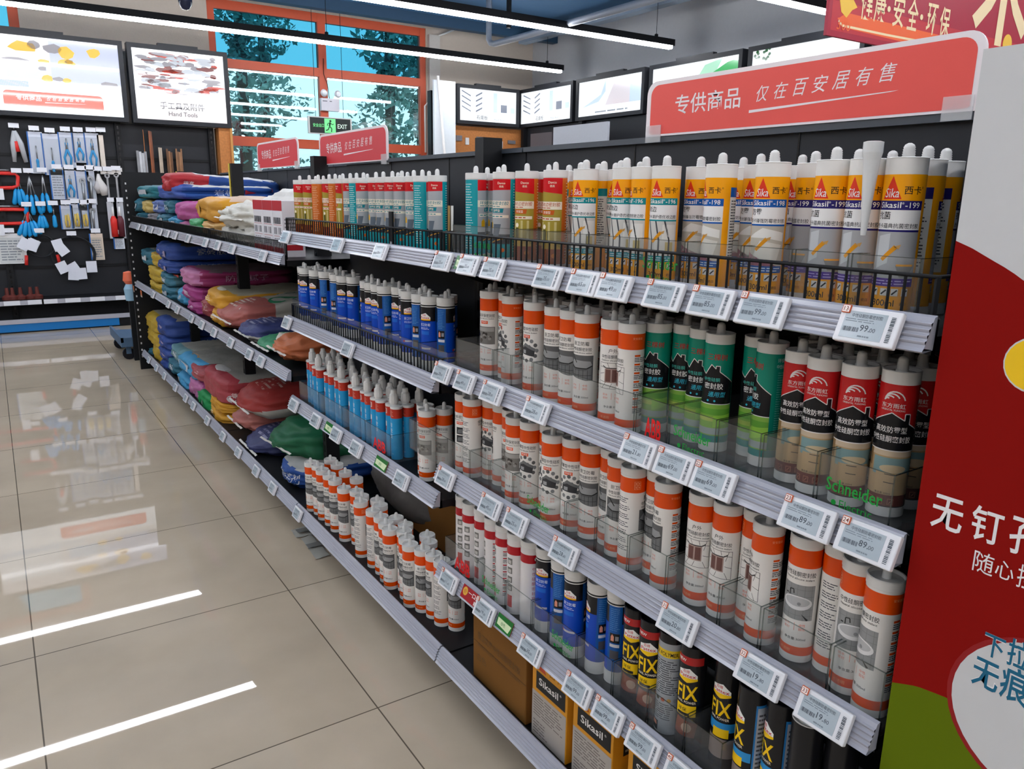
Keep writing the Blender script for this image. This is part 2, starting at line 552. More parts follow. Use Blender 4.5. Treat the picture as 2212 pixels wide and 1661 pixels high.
def build_overhead():
    pm = mat('grey_blue_pipe', '8a93a0', 0.4)
    a = at(1056, 96, y=8.0); z = a.z
    o = MB().tube([(a.x, 8.0, 3.62), (a.x, 8.0, z + 0.05), (a.x + 0.012, 7.98, z + 0.012), (a.x + 0.03, 7.93, z), (a.x + 0.05, 7.5, z), (a.x + 0.12, -1, z)], 0.033, pm, 12).build('ceiling_pipe')
    tag(o, 'grey pipe with an elbow running under the blue ceiling', 'pipe')
    t = thing('pipe_hanger', 'dark pipe bracket hanging from the ceiling beside the pipe elbow', 'bracket', (a.x + 0.2, 7.9, 3.62))
    MB().box((-0.12, -0.05, -0.02), (0.16, 0.05, 0), BLACK).box((-0.02, -0.02, -0.35), (0.02, 0.02, -0.02), BLACK).build('bracket_arm', t)
    bm = mat('dark_blue_beam', '20405a', 0.6)
    tag(MB().box((2.0, 9.3, 3.5), (6.85, 9.42, 3.62), bm).build('ceiling_beam'), 'dark blue beam under the ceiling above the window', 'beam')
    tag(MB().box((6.2, -4, 3.42), (6.32, 9.3, 3.54), mat('pale_conduit', '7f8e9e', 0.5)).build('cable_tray'), 'long grey-blue cable tray along the right of the ceiling', 'cable tray')
    p = at(400, 4, y=8.2)
    t = thing('dome_camera', 'small dark dome camera hanging near the far wall', 'camera', (p.x, 8.2, p.z))
    MB().lathe([(0.0, -0.07), (0.03, -0.065), (0.055, -0.03), (0.06, 0)], P('2a2f48', 0.15), 16, soft=True).build('dome', t)
    MB().lathe([(0.062, 0), (0.062, 0.05), (0.02, 0.06), (0.02, 3.62 - p.z)], P('2c3450'), 16).build('mount', t)
    # white cable conduit down the far wall
    q = at(945, 60, y=9.86)
    tag(MB().tube([(q.x + 0.25, 9.86, 3.6), (q.x + 0.02, 9.86, 3.5), (q.x, 9.86, 3.42), (q.x, 9.86, 2.75), (q.x - 0.1, 9.86, 2.7), (q.x - 0.2, 9.86, 2.6), (q.x - 0.2, 9.86, 2.0)], 0.012, WHITEP, 8).build('wall_conduit'),
        'thin white conduit running down the wall right of the window', 'conduit')
build_overhead()

# ------------------------------------------------------------------ signs and backlit pictures
Z3 = Matrix.Identity(4)
SIGNR = P('e2544c', 0.45)
SIGNR2 = P('cf3a42', 0.45)
SIGNW = P('e8dfe0', 0.4)
def rounded(w, h, r, rb=0.004, n=7):
    pts = [(rb, 0), (w - rb, 0), (w, rb)]
    pts += [(w - r + r * math.cos(a), h - r + r * math.sin(a)) for a in [math.pi / 2 * k / n for k in range(n + 1)]]
    pts += [(r + r * math.cos(a), h - r + r * math.sin(a)) for a in [math.pi / 2 + math.pi / 2 * k / n for k in range(n + 1)]]
    pts += [(0, rb)]
    return pts

def coral(g, w, h, cm, wm, x=0, z=0, lay=1, lean=0.35):
    g.text('专供商品', x + w * 0.245, z + h * 0.36, h * 0.34, wm, lay + 1, 0.012, w=w * 0.245)
    t = '仅在百安居有售'
    for i, c in enumerate(t):
        g.text(c, x + w * (0.435 + 0.058 * i), z + h * (0.42 + 0.012 * i), h * 0.25, wm, lay + 1, 0.0, w=w * 0.038, shear=0.25)
    g.poly([(x + w * 0.40, z + h * 0.255), (x + w * 0.80, z + h * 0.345), (x + w * 0.82, z + h * 0.36), (x + w * 0.40, z + h * 0.30)], wm, lay + 1)
    return g

def shelf_sign(y0, y1, zb, zt, label, cm):
    w, h = y0 - y1, zt - zb
    t = thing('shelf_sign', label, 'sign', (1.185, y0, zb), -math.pi / 2, None)
    mb = MB().prism(rounded(w, h, h * 0.25), 0.004, SIGNW)
    inner = [(x * (w - 0.024 * h / .11) / w + 0.012 * h / .11, z * (h - 0.012) / h + 0.004) for x, z in rounded(w, h, h * 0.22)]
    g = G().poly(inner, cm)
    g.flat(mb, Z3)
    mb.build('board', t)
    mb = MB()
    coral(G(), w, h, cm, SIGNW).flat(mb, Z3)
    mb.build('lettering', t)
    for x in (0.004, w - 0.05):
        MB().box((x, -0.004, -0.012), (x + 0.044, -0.0025, 0.022), FILM).box((x, 0.005, -0.012), (x + 0.044, 0.0065, 0.022), FILM).build('clip', t)
for (pl, pr), (zb, zt), lab, cm in (((1408, 2142), (1.542, 1.651), 'large coral sign with white Chinese lettering above the near bay', SIGNR),
                               ((697, 846), (1.535, 1.655), 'red sign with white Chinese lettering above the middle bay', SIGNR2),
                               ((561, 651), (1.54, 1.665), 'smaller red sign with white lettering, left of the other two shelf signs', SIGNR2)):
    ya = at(pl, 250 if pl > 1000 else 320, x=1.2).y
    yb = at(pr, 120 if pl > 1000 else 320, x=1.2).y
    shelf_sign(ya, yb, zb, zt, lab, cm)

def lit(name, c, k=1.0):
    return mat('lit_' + name, c, 0.15, emit=LBX * k, spec=0.5, coat=0.6)
def lightbox(label, loc, rz, w, h, paint, group, back=0.08):
    t = thing('light_box', label, 'light box', loc, rz, None)
    f = 0.045
    mb = MB()
    for a, b in (((0, 0), (w, f)), ((0, h - f), (w, h)), ((0, f), (f, h - f)), ((w - f, f), (w, h - f))):
        mb.box((a[0], -0.03, a[1]), (b[0], back, b[1]), DARK)
    mb.box((0, back - 0.005, 0), (w, back, h), DARK)
    mb.build('frame', t)
    mb = MB().box((f, -0.012, f), (w - f, 0.0, h - f), lit('white', 'f2f6fa', 1.0))
    g = G(); paint(g, w, h, f)
    g.flat(mb, Matrix.Translation((0, -0.0125, 0)), 0.0018)
    mb.build('picture', t)
    MB().box((w * 0.3, -0.02, h), (w * 0.7, 0.04, h + 0.025), DARK).build('top_rail', t)
    return t

def blob(g, x, z, rx, rz_, m, R, lay=1, n=9):
    g.poly([(x + rx * R.uniform(0.7, 1.1) * math.cos(a), z + rz_ * R.uniform(0.7, 1.1) * math.sin(a)) for a in [2 * math.pi * k / n for k in range(n)]], m, lay)

def paint_power(g, w, h, f):
    R = random.Random(3)
    ye, gr, bl = lit('yellow', 'e0b13a'), lit('grey', '8f8c92', 0.9), lit('lilac', 'b9c0dc', 0.95)
    g.rect(w * 0.36, h * 0.35, w - f, h - f, lit('pale_grey', 'e3dede'), 1).rect(w * 0.62, h * 0.42, w - f, h - f, bl, 2).rect(w * .40, h * .45, w * .62, h * .62, lit('pale_blue', 'c6d8ec'), 2).rect(f, h * 0.35, w * 0.5, h * 0.42, lit('pale_blue', 'c6d8ec'), 1)
    g.rect(f, h * .78, w * .35, h - f, lit('pale_grey', 'e3dede'), 1)
    for x, z, a, b, m in ((0.22, .82, .12, .07, ye), (.45, .83, .08, .06, gr), (.55, .80, .07, .08, ye), (.78, .82, .06, .06, ye), (.37, .66, .05, .04, ye), (.55, .67, .08, .05, ye), (.57, .69, .04, .03, gr),
                          (.35, .58, .04, .03, gr), (.38, .47, .05, .05, ye), (.47, .47, .05, .03, gr), (.54, .46, .04, .03, ye), (.9, .45, .08, .04, gr), (.30, .85, .06, .05, gr), (.15, .66, .12, .03, gr)):
        blob(g, w * (.36 + .62 * x), h * z, w * a * .62, h * b, m, R, 3)
    co = lit('coral', 'e0604a', 0.95)
    pts = [(w * .37 + x, h * .13 + z) for x, z in rounded(w * .5, h * .17, h * .05)]
    g.poly(pts, co, 2)
    coral(g, w * .5, h * .17, co, lit('white', 'f2f6fa', 1.0), w * .37, h * .13, 2)
def paint_hand(g, w, h, f):
    R = random.Random(8)
    rd, gr, lg = lit('red', 'c04a3c', 0.9), lit('grey', '8f8c92', 0.9), lit('steel', 'b6bcc4', 0.95)
    for k in range(120):
        blob(g, w * R.uniform(.12, .88), h * R.uniform(.42, .9), w * R.uniform(.03, .11), h * R.uniform(.012, .035), R.choice((rd, gr, lg, lg, gr, lit('maroon', '7a4440', .9))), R, 2 + k % 5)
    dk = lit('ink', '50525a', 0.6)
    g.rect(f, f, w - f, h * .36, lit('pale_grey', 'e3dede'), 1)
    g.text('手工具及附件', w * .5, h * .20, h * .09, dk, 6, 0.01).text('Hand Tools', w * .5, h * .115, h * .055, dk, 6)
def paint_board(g, w, h, f):
    gr, bl = lit('slate', '7d8596', 0.8), lit('pale_blue', 'c6d8ec')
    for k in range(4):
        z = h * (.36 + .13 * k)
        g.poly([(w * .08, z + h * .08), (w * .22, z - h * .04), (w * .22, z - h * .01), (w * .08, z + h * .11)], gr, 1)
        g.poly([(w * .30, z - h * .04), (w * .40, z + h * .06), (w * .40, z + h * .10), (w * .30, z)], gr, 1)
    g.rect(w * .58, h * .35, w * .64, h * .85, bl, 1).rect(w * .70, h * .36, w * .80, h * .56, gr, 1).rect(w * .86, h * .36, w * .93, h * .50, bl, 1)
    dk = lit('ink', '50525a', 0.6)
    g.text('石膏板', w * .40, h * .14, h * .11, dk, 2).text('Plaster Board', w * .68, h * .14, h * .045, lit('pale_ink', '9aa0aa', .8), 2)
def paint_sheet(g, w, h, f):
    g.poly([(w * .1, h * .3), (w * .45, h * .62), (w * .45, h * .9), (w * .35, h * .4)], lit('pale_blue', 'c6d8ec'), 1)
    g.poly([(w * .45, h * .3), (w * .6, h * .9), (w * .8, h * .9), (w * .8, h * .3)], lit('pale_rose', 'd9d2d8'), 1)
    g.rect(w * .8, h * .3, w - f, h * .7, lit('pale_blue', 'c6d8ec'), 2)
    g.lines(w * .3, w * .8, h * .13, h * .2, 1, lit('pale_ink', '9aa0aa', .8), 2)
def paint_green(g, w, h, f):
    g.poly([(w * .52, h * .45), (w * .85, h * .8), (w - f, h * .85), (w - f, h * .4)], lit('green', '3fae62'), 2)
    g.poly([(w * .5, h * .45), (w * .62, h * .82), (w * .8, h * .9), (w * .7, h * .5)], lit('mint', 'a8dcc0'), 1)
    g.rect(f, h * .3, w * .3, h * .4, lit('pale_blue', 'c6d8ec'), 1)
def paint_sofa(g, w, h, f):
    g.poly([(w * .62, h * .4), (w * .66, h * .85), (w * .9, h * .85), (w * .92, h * .4)], lit('pale_grey', 'e3dede'), 1)
    g.poly([(w * .85, h * .45), (w * .95, h * .6), (w * .95, h * .5)], lit('blue', '2f6fd0'), 2)
    R = random.Random(5)
    for k in range(14):
        blob(g, w * R.uniform(.06, .2), h * R.uniform(.7, .92), w * .015, h * .03, lit('leaf', '3f6b4a', .8), R, 2)
def paint_pink(g, w, h, f):
    g.rect(f, f, w - f, h - f, lit('pink', 'd02a78'), 1)

p0 = at(275, 180, y=9.5).x; p1 = at(497, 180, y=9.5).x
lightbox('backlit hand tools picture with grey lettering, right of the larger one', (p0 + 0.02, 9.5, 2.14), 0, p1 - p0 - 0.04, 0.80, paint_hand, None)
lightbox('backlit power tools picture with a coral banner strip, at the far left', (p0 - 1.78, 9.5, 2.14), 0, 1.76, 0.80, paint_power, None)
pa, pb = at(985, 200, y=9.5).x, at(1120, 200, y=9.5).x
lightbox('backlit plasterboard picture facing the camera in the far right corner', (pa, 9.5, 2.37), 0, pb - pa, 0.50, paint_board, None)
xs = 6.4
for k, (a, b, fn, lab) in enumerate(((1.49, 1.297, paint_board, 'backlit plasterboard picture on the right wall, nearest the corner'),
                              (1.287, 1.091, paint_sheet, 'backlit picture of pale sheets on the right wall, second from the corner'),
                              (1.079, .873, paint_green, 'backlit picture with a green ribbon on the right wall, third from the corner'),
                              (.862, .667, paint_sofa, 'backlit picture with plant leaves on the right wall, fourth from the corner'),
                              (.656, .46, paint_pink, 'backlit pink picture on the right wall behind the hanging banner'))):
    lightbox(lab, (xs, a * xs, 2.37), -math.pi / 2, (a - b) * xs, 0.50, fn, None)

# the cheerful red banner hanging at the top right, facing the camera
def banner():
    Y = 1.9
    def q(px, py):
        p = at(px, py, y=Y); return p.x - 2.6, p.z - 2.0
    t = thing('hanging_banner', 'red hanging promotion banner with cream Chinese lettering at top right', 'banner', (2.6, Y, 2.0))
    rd, rd2, orr, crm, yel = P('a8243c', 0.35), P('c2343e', 0.35), P('f06a3a', 0.35), P('f2dcb0', 0.4), P('f0c24a', 0.4)
    MB().box((0, 0, 0), (2.2, 0.012, 0.95), rd).build('board', t)
    g = G()
    g.poly([(0.02, 0.02), (2.18, 0.02), (2.18, 0.12), (0.02, 0.12)], rd2, 1)
    A = [q(*crop(1400, 0, 2.724, *p)) for p in ((1115, 110), (1170, 75), (1250, 95), (1830, 235), (1780, 270), (1560, 262), (1160, 165))]
    g.poly(A, orr, 2)
    g.line([q(*crop(1400, 0, 2.724, *p)) for p in ((1120, 120), (1140, 150), (1400, 205), (1700, 262))], 0.008, crm, 3)
    a, b = q(1858, 33), q(2052, 75)
    ang = 0
    for i, c in enumerate('健康·安全·环保'):
        g.text(c, a[0] + 0.035 + (b[0] - a[0] - 0.04) * (0, .145, .24, .355, .52, .625, .755, .92)[i], a[1] - 0.012 + (0.045 if c == '·' else 0), 0.022 if c == '·' else 0.115, crm, 4, 0.02, w=None if c == '·' else 0.074)
    tagp = [q(*crop(1400, 0, 2.724, *p)) for p in ((1120, -60), (1190, -40), (1230, 45), (1200, 60), (1165, 105), (1135, 70))]
    g.poly(tagp, yel, 4).text('300', tagp[0][0] + 0.05, tagp[0][1] - 0.13, 0.04, orr, 5)
    c0 = q(*crop(1400, 0, 2.724, 2030, 235))
    g.text('木', c0[0] + 0.04, c0[1] - 0.02, 0.46, crm, 4, 0.035)
    g.disc(q(2175, 95)[0], q(2175, 95)[1], 0.04, yel, 5)
    mb = MB(); g.flat(mb, Z3); mb.build('printed_design', t)
    MB().tube([(0.4, 0.006, 0.95), (0.4, 0.006, 1.62)], 0.003, BLACK).tube([(1.8, 0.006, 0.95), (1.8, 0.006, 1.62)], 0.003, BLACK).build('cable', t)
banner()

# the advertising board at the near end of the shelves
def ad_board():
    X, Y0, Z1 = 0.93, 0.478, 1.578
    t = thing('advertising_board', 'tall white, red and green advertising board at the right edge', 'board', (X, Y0, 0), -math.pi / 2)
    wh, rd, gn, yl, bl = P('c8c8c8', 0.6, spec=0.08), P('86130f', 0.6, spec=0.04), P('5d6d10', 0.6, spec=0.04), P('eec21e', 0.4), P('12607f', 0.4)
    MB().box((0, 0, 0), (0.9, 0.012, Z1), wh).box((0.0, 0.012, 0), (0.012, 0.03, Z1), BLACK).build('panel', t)
    def q(px, py):
        p = at(px, py, x=X); return Y0 - p.y, p.z
    g = G()
    top = [q(*p) for p in ((2066, 520), (2100, 536), (2140, 560), (2180, 583), (2212, 606))]
    top = [(0, top[0][1])] + top[1:] + [(0.12, top[-1][1] - 0.03), (0.3, 0.9), (0.9, 0.75)]
    bot = [q(*p) for p in ((1928, 1474), (1980, 1482), (2040, 1505), (2090, 1530))]
    bot = [(0, bot[0][1])] + bot[1:] + [(0.12, bot[-1][1] - 0.03), (0.3, 0.55), (0.9, 0.5)]
    for a, b in zip(range(8), range(1, 9)):
        pass
    def strip(up, lo, m, lay):
        n = 40
        def f(poly, u):
            for (a, b), (c, d) in zip(poly, poly[1:]):
                if a <= u <= c:
                    return b + (d - b) * (u - a) / max(1e-9, c - a)
            return poly[-1][1]
        for k in range(n):
            u0, u1 = 0.9 * (k / n) ** 2, 0.9 * ((k + 1) / n) ** 2
            g.poly([(u0, f(lo, u0)), (u1, f(lo, u1)), (u1, f(up, u1)), (u0, f(up, u0))], m, lay)
    zero = [(0, 0.0), (0.9, 0.0)]
    strip(bot, zero, gn, 1)
    strip(top, bot, rd, 1)
    c = q(2235, 790); r = q(2166, 790)
    g.disc(c[0], c[1], c[0] - r[0], wh, 2, 24, 0.031).disc(c[0], c[1], c[0] - r[0] - 0.0015, yl, 3, 24, 0.029)
    l = q(2052, 1440); rc = 0.115
    g.disc(l[0] + rc, l[1] - 0.02, rc, P('8f1418', 0.5), 2, 40, 0.105).disc(l[0] + rc + 0.003, l[1] - 0.02, rc - 0.003, wh, 3, 40, 0.1)
    wm = P('e6e2e0', 0.4)
    def tx(s, px0, px1, py1, py0, m, lay, bold, dx=1.0):
        a = q(px0, (py0 + py1) / 2); b = q(px1, (py0 + py1) / 2); lo = q((px0 + px1) / 2, py1)[1]; hi = q((px0 + px1) / 2, py0)[1]
        g.text(s, (a[0] + b[0]) / 2, lo, hi - lo, m, lay, bold, w=(b[0] - a[0]))
    for s, *b in (('无', 2012, 2082, 1148, 1072), ('钉', 2097, 2168, 1174, 1096), ('孔', 2180, 2256, 1205, 1118)):
        tx(s, b[0], b[1], b[2], b[3], wm, 3, 0.022)
    for s, *b in (('随', 2102, 2148, 1240, 1192), ('心', 2150, 2192, 1252, 1212), ('挂', 2197, 2240, 1275, 1222)):
        tx(s, b[0], b[1], b[2], b[3], wm, 3, 0.0)
    for s, *b in (('下', 2124, 2172, 1422, 1372), ('拉', 2176, 2228, 1446, 1382), ('无', 2100, 2160, 1490, 1424), ('痕', 2160, 2226, 1520, 1440)):
        tx(s, b[0], b[1], b[2], b[3], wm, 4, 0.06)
        tx(s, b[0], b[1], b[2], b[3], bl, 6, 0.025)
    mb = MB(); g.flat(mb, Z3, 0.00015); mb.build('printed_design', t)
ad_board()

# ------------------------------------------------------------------ far wall: exit sign, emergency light, things below the light boxes
def exit_things():
    a = at(713, 272, y=9.45)
    t = thing('exit_sign', 'green illuminated exit sign with a running figure, hanging before the window', 'exit sign', (a.x - 0.27, 9.45, a.z - 0.1))
    MB().box((0, 0, 0), (0.55, 0.03, 0.2), P('b8bab8', 0.3)).box((0.02, -0.002, 0.012), (0.53, 0.0, 0.188), P('101a18', 0.3)).build('casing', t)
    gm = mat('lit_exit_green', '6fe08a', 0.4, emit=1.0)
    g = G().rect(0.20, 0.018, 0.34, 0.182, gm, 1)
    dk = P('123022')
    g.disc(0.275, 0.155, 0.014, dk, 2, 10)
    g.line([(0.272, 0.14), (0.262, 0.095)], 0.022, dk, 2).line([(0.262, 0.095), (0.29, 0.07), (0.285, 0.03)], 0.012, dk, 2).line([(0.26, 0.09), (0.245, 0.055), (0.215, 0.045)], 0.012, dk, 2)
    g.line([(0.27, 0.135), (0.30, 0.115), (0.315, 0.125)], 0.008, dk, 2).line([(0.268, 0.135), (0.24, 0.125), (0.235, 0.1)], 0.008, dk, 2)
    g.text('安全出口', 0.125, 0.08, 0.042, gm, 2, 0.01, w=0.135).text('EXIT', 0.425, 0.075, 0.05, mat('lit_exit_white', 'd8efe0', 0.4, emit=0.9), 2, 0.01, w=0.12)
    mb = MB(); g.flat(mb, Matrix.Translation((0, -0.002, 0))); mb.build('pictogram', t)
    MB().tube([(0.1, 0.015, 0.2), (0.1, 0.015, 3.62 - a.z + 0.1)], 0.003, BLACK).tube([(0.45, 0.015, 0.2), (0.45, 0.015, 3.62 - a.z + 0.1)], 0.003, BLACK).build('hanging_wire', t)
    a = at(712, 218, y=9.86)
    t = thing('emergency_light', 'white twin-lamp emergency light on the window mullion above the exit sign', 'emergency light', (a.x - 0.11, 9.86, a.z - 0.1))
    MB().box((0, 0, -0.02), (0.24, 0.06, 0.13), P('c9c8d0', 0.4), 0.006).box((0.02, -0.001, 0.09), (0.08, 0, 0.1), P('50525a')).box((0.11, -0.001, 0.09), (0.14, 0, 0.1), P('50525a')).build('battery_box', t)
    for x in (0.03, 0.21):
        MB().lathe([(0.0, 0.0), (0.035, 0.0), (0.045, 0.03), (0.03, 0.06), (0, 0.065)], P('dfe3ea', 0.15), 16, M=Matrix.Translation((x, 0.0, 0.185)) @ Matrix.Rotation(math.pi / 2, 4, 'X')).build('lamp_head', t)
    MB().tube([(0.12, 0.03, 0.13), (0.1, 0.03, 0.3), (0.06, 0.04, 0.42), (0.07, 0.05, 0.6)], 0.004, BLACK).build('cord', t)
exit_things()

OSB = mat('chipboard', 'b07038', 0.75, noise_amt=0.35, nscale=45)
def corner_things():
    # chipboard display panel under the corner light box, cladding pieces behind
    a, b = at(972, 300, y=9.55).x, at(1146, 300, y=9.55).x
    t = thing('chipboard_display', 'orange-brown chipboard display panel under the corner light box', 'display panel', (a, 9.56, 0.0))
    MB().box((0, 0, 0), (b - a, 0.03, 2.35), OSB).build('board', t)
    for i, (px, py, w, h) in enumerate(((986, 292, 16, 12), (1006, 297, 10, 16), (1030, 295, 30, 10), (1065, 302, 26, 8), (1080, 305, 9, 16), (1098, 303, 22, 8), (986, 330, 22, 12), (1005, 332, 8, 14), (1050, 330, 26, 10))):
        p = at(px, py, y=9.54); s = 9.54 / 1676 * 1.0
        o = MB().box((0, 0, 0), (w * s, 0.012, h * s), P('c9c8c6' if i in (1, 4, 7) else '6f6e72', 0.4)).build('metal_sample' if i not in (1, 4, 7) else 'sample_tag')
        o.location = (p.x, 9.545, p.z - h * s)
        tag(o, '%s on the chipboard display, %s row, %s from left' % ('small white card' if i in (1, 4, 7) else 'small grey metal profile', 'upper' if i < 6 else 'lower', ORD[i if i < 6 else i - 6]), 'card' if i in (1, 4, 7) else 'sample', 'cards on the chipboard panel' if i in (1, 4, 7) else 'profile samples on the chipboard panel')
    # tall white slab standing left of it
    a, b = at(938, 240, y=9.3), at(984, 240, y=9.3)
    tag(MB().box((a.x, 9.3, 0), (b.x, 9.34, 2.86), mat('white_slab', 'dfe6ea', 0.25)).build('white_slab'), 'tall white glossy panel standing beside the window frame', 'panel')
    tag(MB().tube([(a.x + 0.03, 9.25, 2.9), (b.x - 0.04, 9.2, 0)], 0.018, WHITEP, 8).build('white_tube'), 'long white tube leaning against the tall white panel', 'tube')
    a = at(928, 300, y=9.5)
    tag(MB().box((a.x, 9.45, 0), (a.x + 0.12, 9.55, 2.75), BLACK).build('black_upright'), 'black steel upright beside the window frame', 'post')
    # right wall shelving: dark back with sloped display board
    t = thing('wall_shelving', 'dark shelving along the right wall under the light boxes', 'shelving', (6.4, 0, 0))
    MB().box((0.02, 1.0, 0), (0.42, 9.45, 2.36), DARK).build('back_panel', t)
    mb = MB()
    for y in (9.4, 8.1, 6.85, 5.5, 4.2):
        mb.box((-0.05, y - 0.03, 0), (0.02, y + 0.03, 2.36), BLACK)
    mb.build('post', t)
    for z in (2.0, 1.2):
        MB().box((-0.5, 1.0, z), (0.02, 7.0, z + 0.04), mat('blue_grey_shelf', '44566a', 0.6)).build('shelf', t)
    X = 6.1
    c = [at(px, py, x=X) for px, py in ((1193, 322), (1313, 262), (1300, 314))]
    z0, z1 = c[0].z - 0.05, c[1].z
    ya, yb = at(1195, 300, x=X).y, at(1313, 270, x=X).y
    tag(MB().box((X, yb, 1.3), (X + 0.03, ya, z1), mat('pale_grey_sheet', 'b4b8c0', 0.5)).build('sample_sheet'), 'pale grey plasterboard sheet standing against the right wall shelving', 'sheet')
    ya, yb = at(1146, 300, x=6.2).y, at(1192, 300, x=6.2).y
    tag(MB().box((6.2, yb, 0.4), (6.24, ya, 2.25), mat('brown_grey_sheet', '5a5356', 0.6)).build('dark_sheet'), 'dark brown-grey sheet between the chipboard panel and the pale sheet', 'sheet')
corner_things()

# ------------------------------------------------------------------ tool wall
HB, STEEL, RTOOL = P('1b8ecb', 0.3), mat('tool_steel', '9c9ea2', 0.3, metal=0.8), P('cf2f2a', 0.35)
def tool_wall():
    YF, YP = 9.33, 9.66
    t = thing('tool_display', 'black tool display wall with grey bottom rail and blue plinth', 'display unit', (0, YP, 0))
    x0, x1 = -3.0, at(497, 300, y=YP).x - 0.02
    MB().box((x0, 0.0, 0.1), (x1 - 0.16, 0.05, 2.14), DARK).build('back_panel', t)
    mb = MB()
    for z in (0.62, 0.9, 1.18, 1.47, 1.76):
        mb.box((x0, -0.012, z), (x1 - 0.18, 0.0, z + 0.03), BLACK)
    mb.build('hook_rail', t)
    for px in (10, 275, 497):
        x = at(px, 500, y=YP).x if px != 497 else x1 - 0.2
        mb = MB().box((x - 0.03, -0.05, 0), (x + 0.03, 0.02, 2.14), BLACK)
        for k in range(36):
            mb.box((x - 0.008, -0.052, 0.15 + k * 0.055), (x + 0.008, -0.0495, 0.18 + k * 0.055), P('05060a'))
        mb.build('post', t)
    s = MB().box((x0, -0.33, 0.30), (x1 - 0.2, 0, 0.33), BLACK).build('shelf', t)
    MB().box((x0, -0.355, 0.285), (x1 - 0.2, -0.33, 0.33), RAILM).build('price_rail', s)
    s = MB().box((x0, -0.33, 0.0), (x1 - 0.2, 0, 0.10), BLACK).build('plinth', t)
    MB().box((x0, -0.355, 0.095), (x1 - 0.2, -0.33, 0.14), RAILM).build('price_rail', s)
    MB().box((x0, -0.345, 0.015), (1.05, -0.33, 0.094), P('1a6eb0', 0.3)).build('kick_board', s)
    # chipboard strip closing the right end
    w = thing('chipboard_edge', 'narrow chipboard side panel at the right end of the tool display', 'panel', (x1 - 0.14, YP - 0.16, 0))
    MB().box((0, 0, 0), (0.13, 0.2, 2.14), OSB).build('board', w)
    MB().box((0.12, -0.02, 0), (0.145, 0.02, 2.86), P('c08a4c', 0.6)).build('edge_strip', w)
    # hanging goods
    def hook(o, tagc='d9dbe2'):
        MB().tube([(0, 0.06, 0.03), (0, -0.05, 0.02), (0, -0.06, 0.035)], 0.004, STEEL, 6).build('hook', o)
        MB().box((-0.045, -0.063, 0.03), (0.045, -0.06, 0.075), P(tagc, 0.3)).build('price_label', o)
    def loc(px, py):
        p = at(*crop(0, 260, 3.46, px, py), y=YP - 0.08)
        return p
    seen = {}
    def put(name, label, cat, px, py, grp=None):
        p = loc(px, py)
        o = thing(name, label, cat, (p.x, YP - 0.06, p.z), 0, grp)
        return o
    def pack(px, py, w, h, kind, label, cat='tool pack', card='c6cbd8', tilt=0.0):
        o = put('tool_pack', label, cat, px, py)
        k = 9.6 / 1676 / 3.46 * 1.05
        w, h = w * k, h * k
        mb = MB().box((-w / 2, -0.03, -h), (w / 2, -0.026, 0.02), P(card, 0.35), 0.001)
        mb.box((-w / 2, -0.031, -h), (-w / 2 + 0.012, -0.0255, 0.02), P('2a62a8', 0.35))
        mb.build('card', o)
        g = G(); mb = MB()
        if kind == 'plier':
            for s_ in (-1, 1):
                mb.tube([(s_ * 0.01, -0.035, -h * .25), (0, -0.04, -h * .45), (-s_ * 0.03, -0.04, -h * .7), (-s_ * 0.02, -0.04, -h * .92)], [0.006, 0.012, 0.011, 0.009], HB, 8)
            mb.tube([(0, -0.036, -h * .12), (0, -0.04, -h * .45)], [0.006, 0.014], STEEL, 8)
        elif kind == 'driver':
            mb.tube([(0, -0.036, -h * .3), (0, -0.04, -h * .62)], 0.006, STEEL, 8)
            mb.lathe([(0, 0), (0.014, 0.01), (0.012, h * .15), (0.015, h * .25), (0.008, h * .3), (0, h * .3)], HB, 12, M=Matrix.Translation((0, -0.042, -h * .93)))
        elif kind == 'wrench':
            mb.tube([(0, -0.036, -h * .2), (0, -0.036, -h * .92)], [0.014, 0.01], STEEL, 8)
            mb.lathe([(0.012, 0), (0.03, 0), (0.03, 0.012), (0.012, 0.012)], STEEL, 12, M=Matrix.Translation((0, -0.034, -h * .2)) @ Matrix.Rotation(math.pi / 2, 4, 'X'))
        elif kind == 'knife':
            mb.tube([(0.01, -0.036, -h * .3), (0.0, -0.04, -h * .6)], 0.006, P('d8c77a', .4), 8)
            for s_ in (-1, 1):
                mb.tube([(s_ * 0.01, -0.036, -h * .35), (s_ * 0.018, -0.04, -h * .7), (s_ * 0.01, -0.04, -h * .9)], 0.01, P('cfae4e', .4), 8)
        else:
            g.lines(-w * .35, w * .35, -h * .9, -h * .15, 8, P('8f939c'), 1)
            g.flat(mb, Matrix.Translation((0, -0.0305, 0)))
        mb.build(kind if kind != 'print' else 'printed_card', o)
        MB().box((-w * .42, -0.058 if kind != 'print' else -0.036, -h * .97), (w * .42, -0.0315, -h * .08), ACRY, 0.004).build('blister', o)
        hook(o)
    pack(255, 100, 78, 225, 'driver', 'long blue-handled screwdriver pack in the top row, left of the others')
    pack(372, 115, 95, 225, 'driver', 'wide pack with two blue screwdrivers, second pack in the top row')
    pack(487, 105, 82, 190, 'plier', 'long-nose pliers pack in the top row, left of the other pliers')
    pack(582, 110, 74, 160, 'plier', 'combination pliers pack in the top row, middle of the three')
    pack(678, 110, 80, 195, 'plier', 'side cutter pliers pack in the top row, right of the three')
    pack(424, 385, 82, 160, 'print', 'white card pack in the second row, left of the small pliers')
    pack(515, 388, 72, 158, 'plier', 'small pliers pack in the second row')
    pack(608, 395, 76, 220, 'wrench', 'tall adjustable wrench pack in the second row')
    pack(668, 390, 50, 190, 'wrench', 'narrow wrench pack in the second row, beside the tall one')
    pack(492, 650, 70, 130, 'knife', 'yellow scissors pack in the third row, left of three')
    pack(563, 640, 62, 135, 'knife', 'yellow scissors pack in the third row, middle of three')
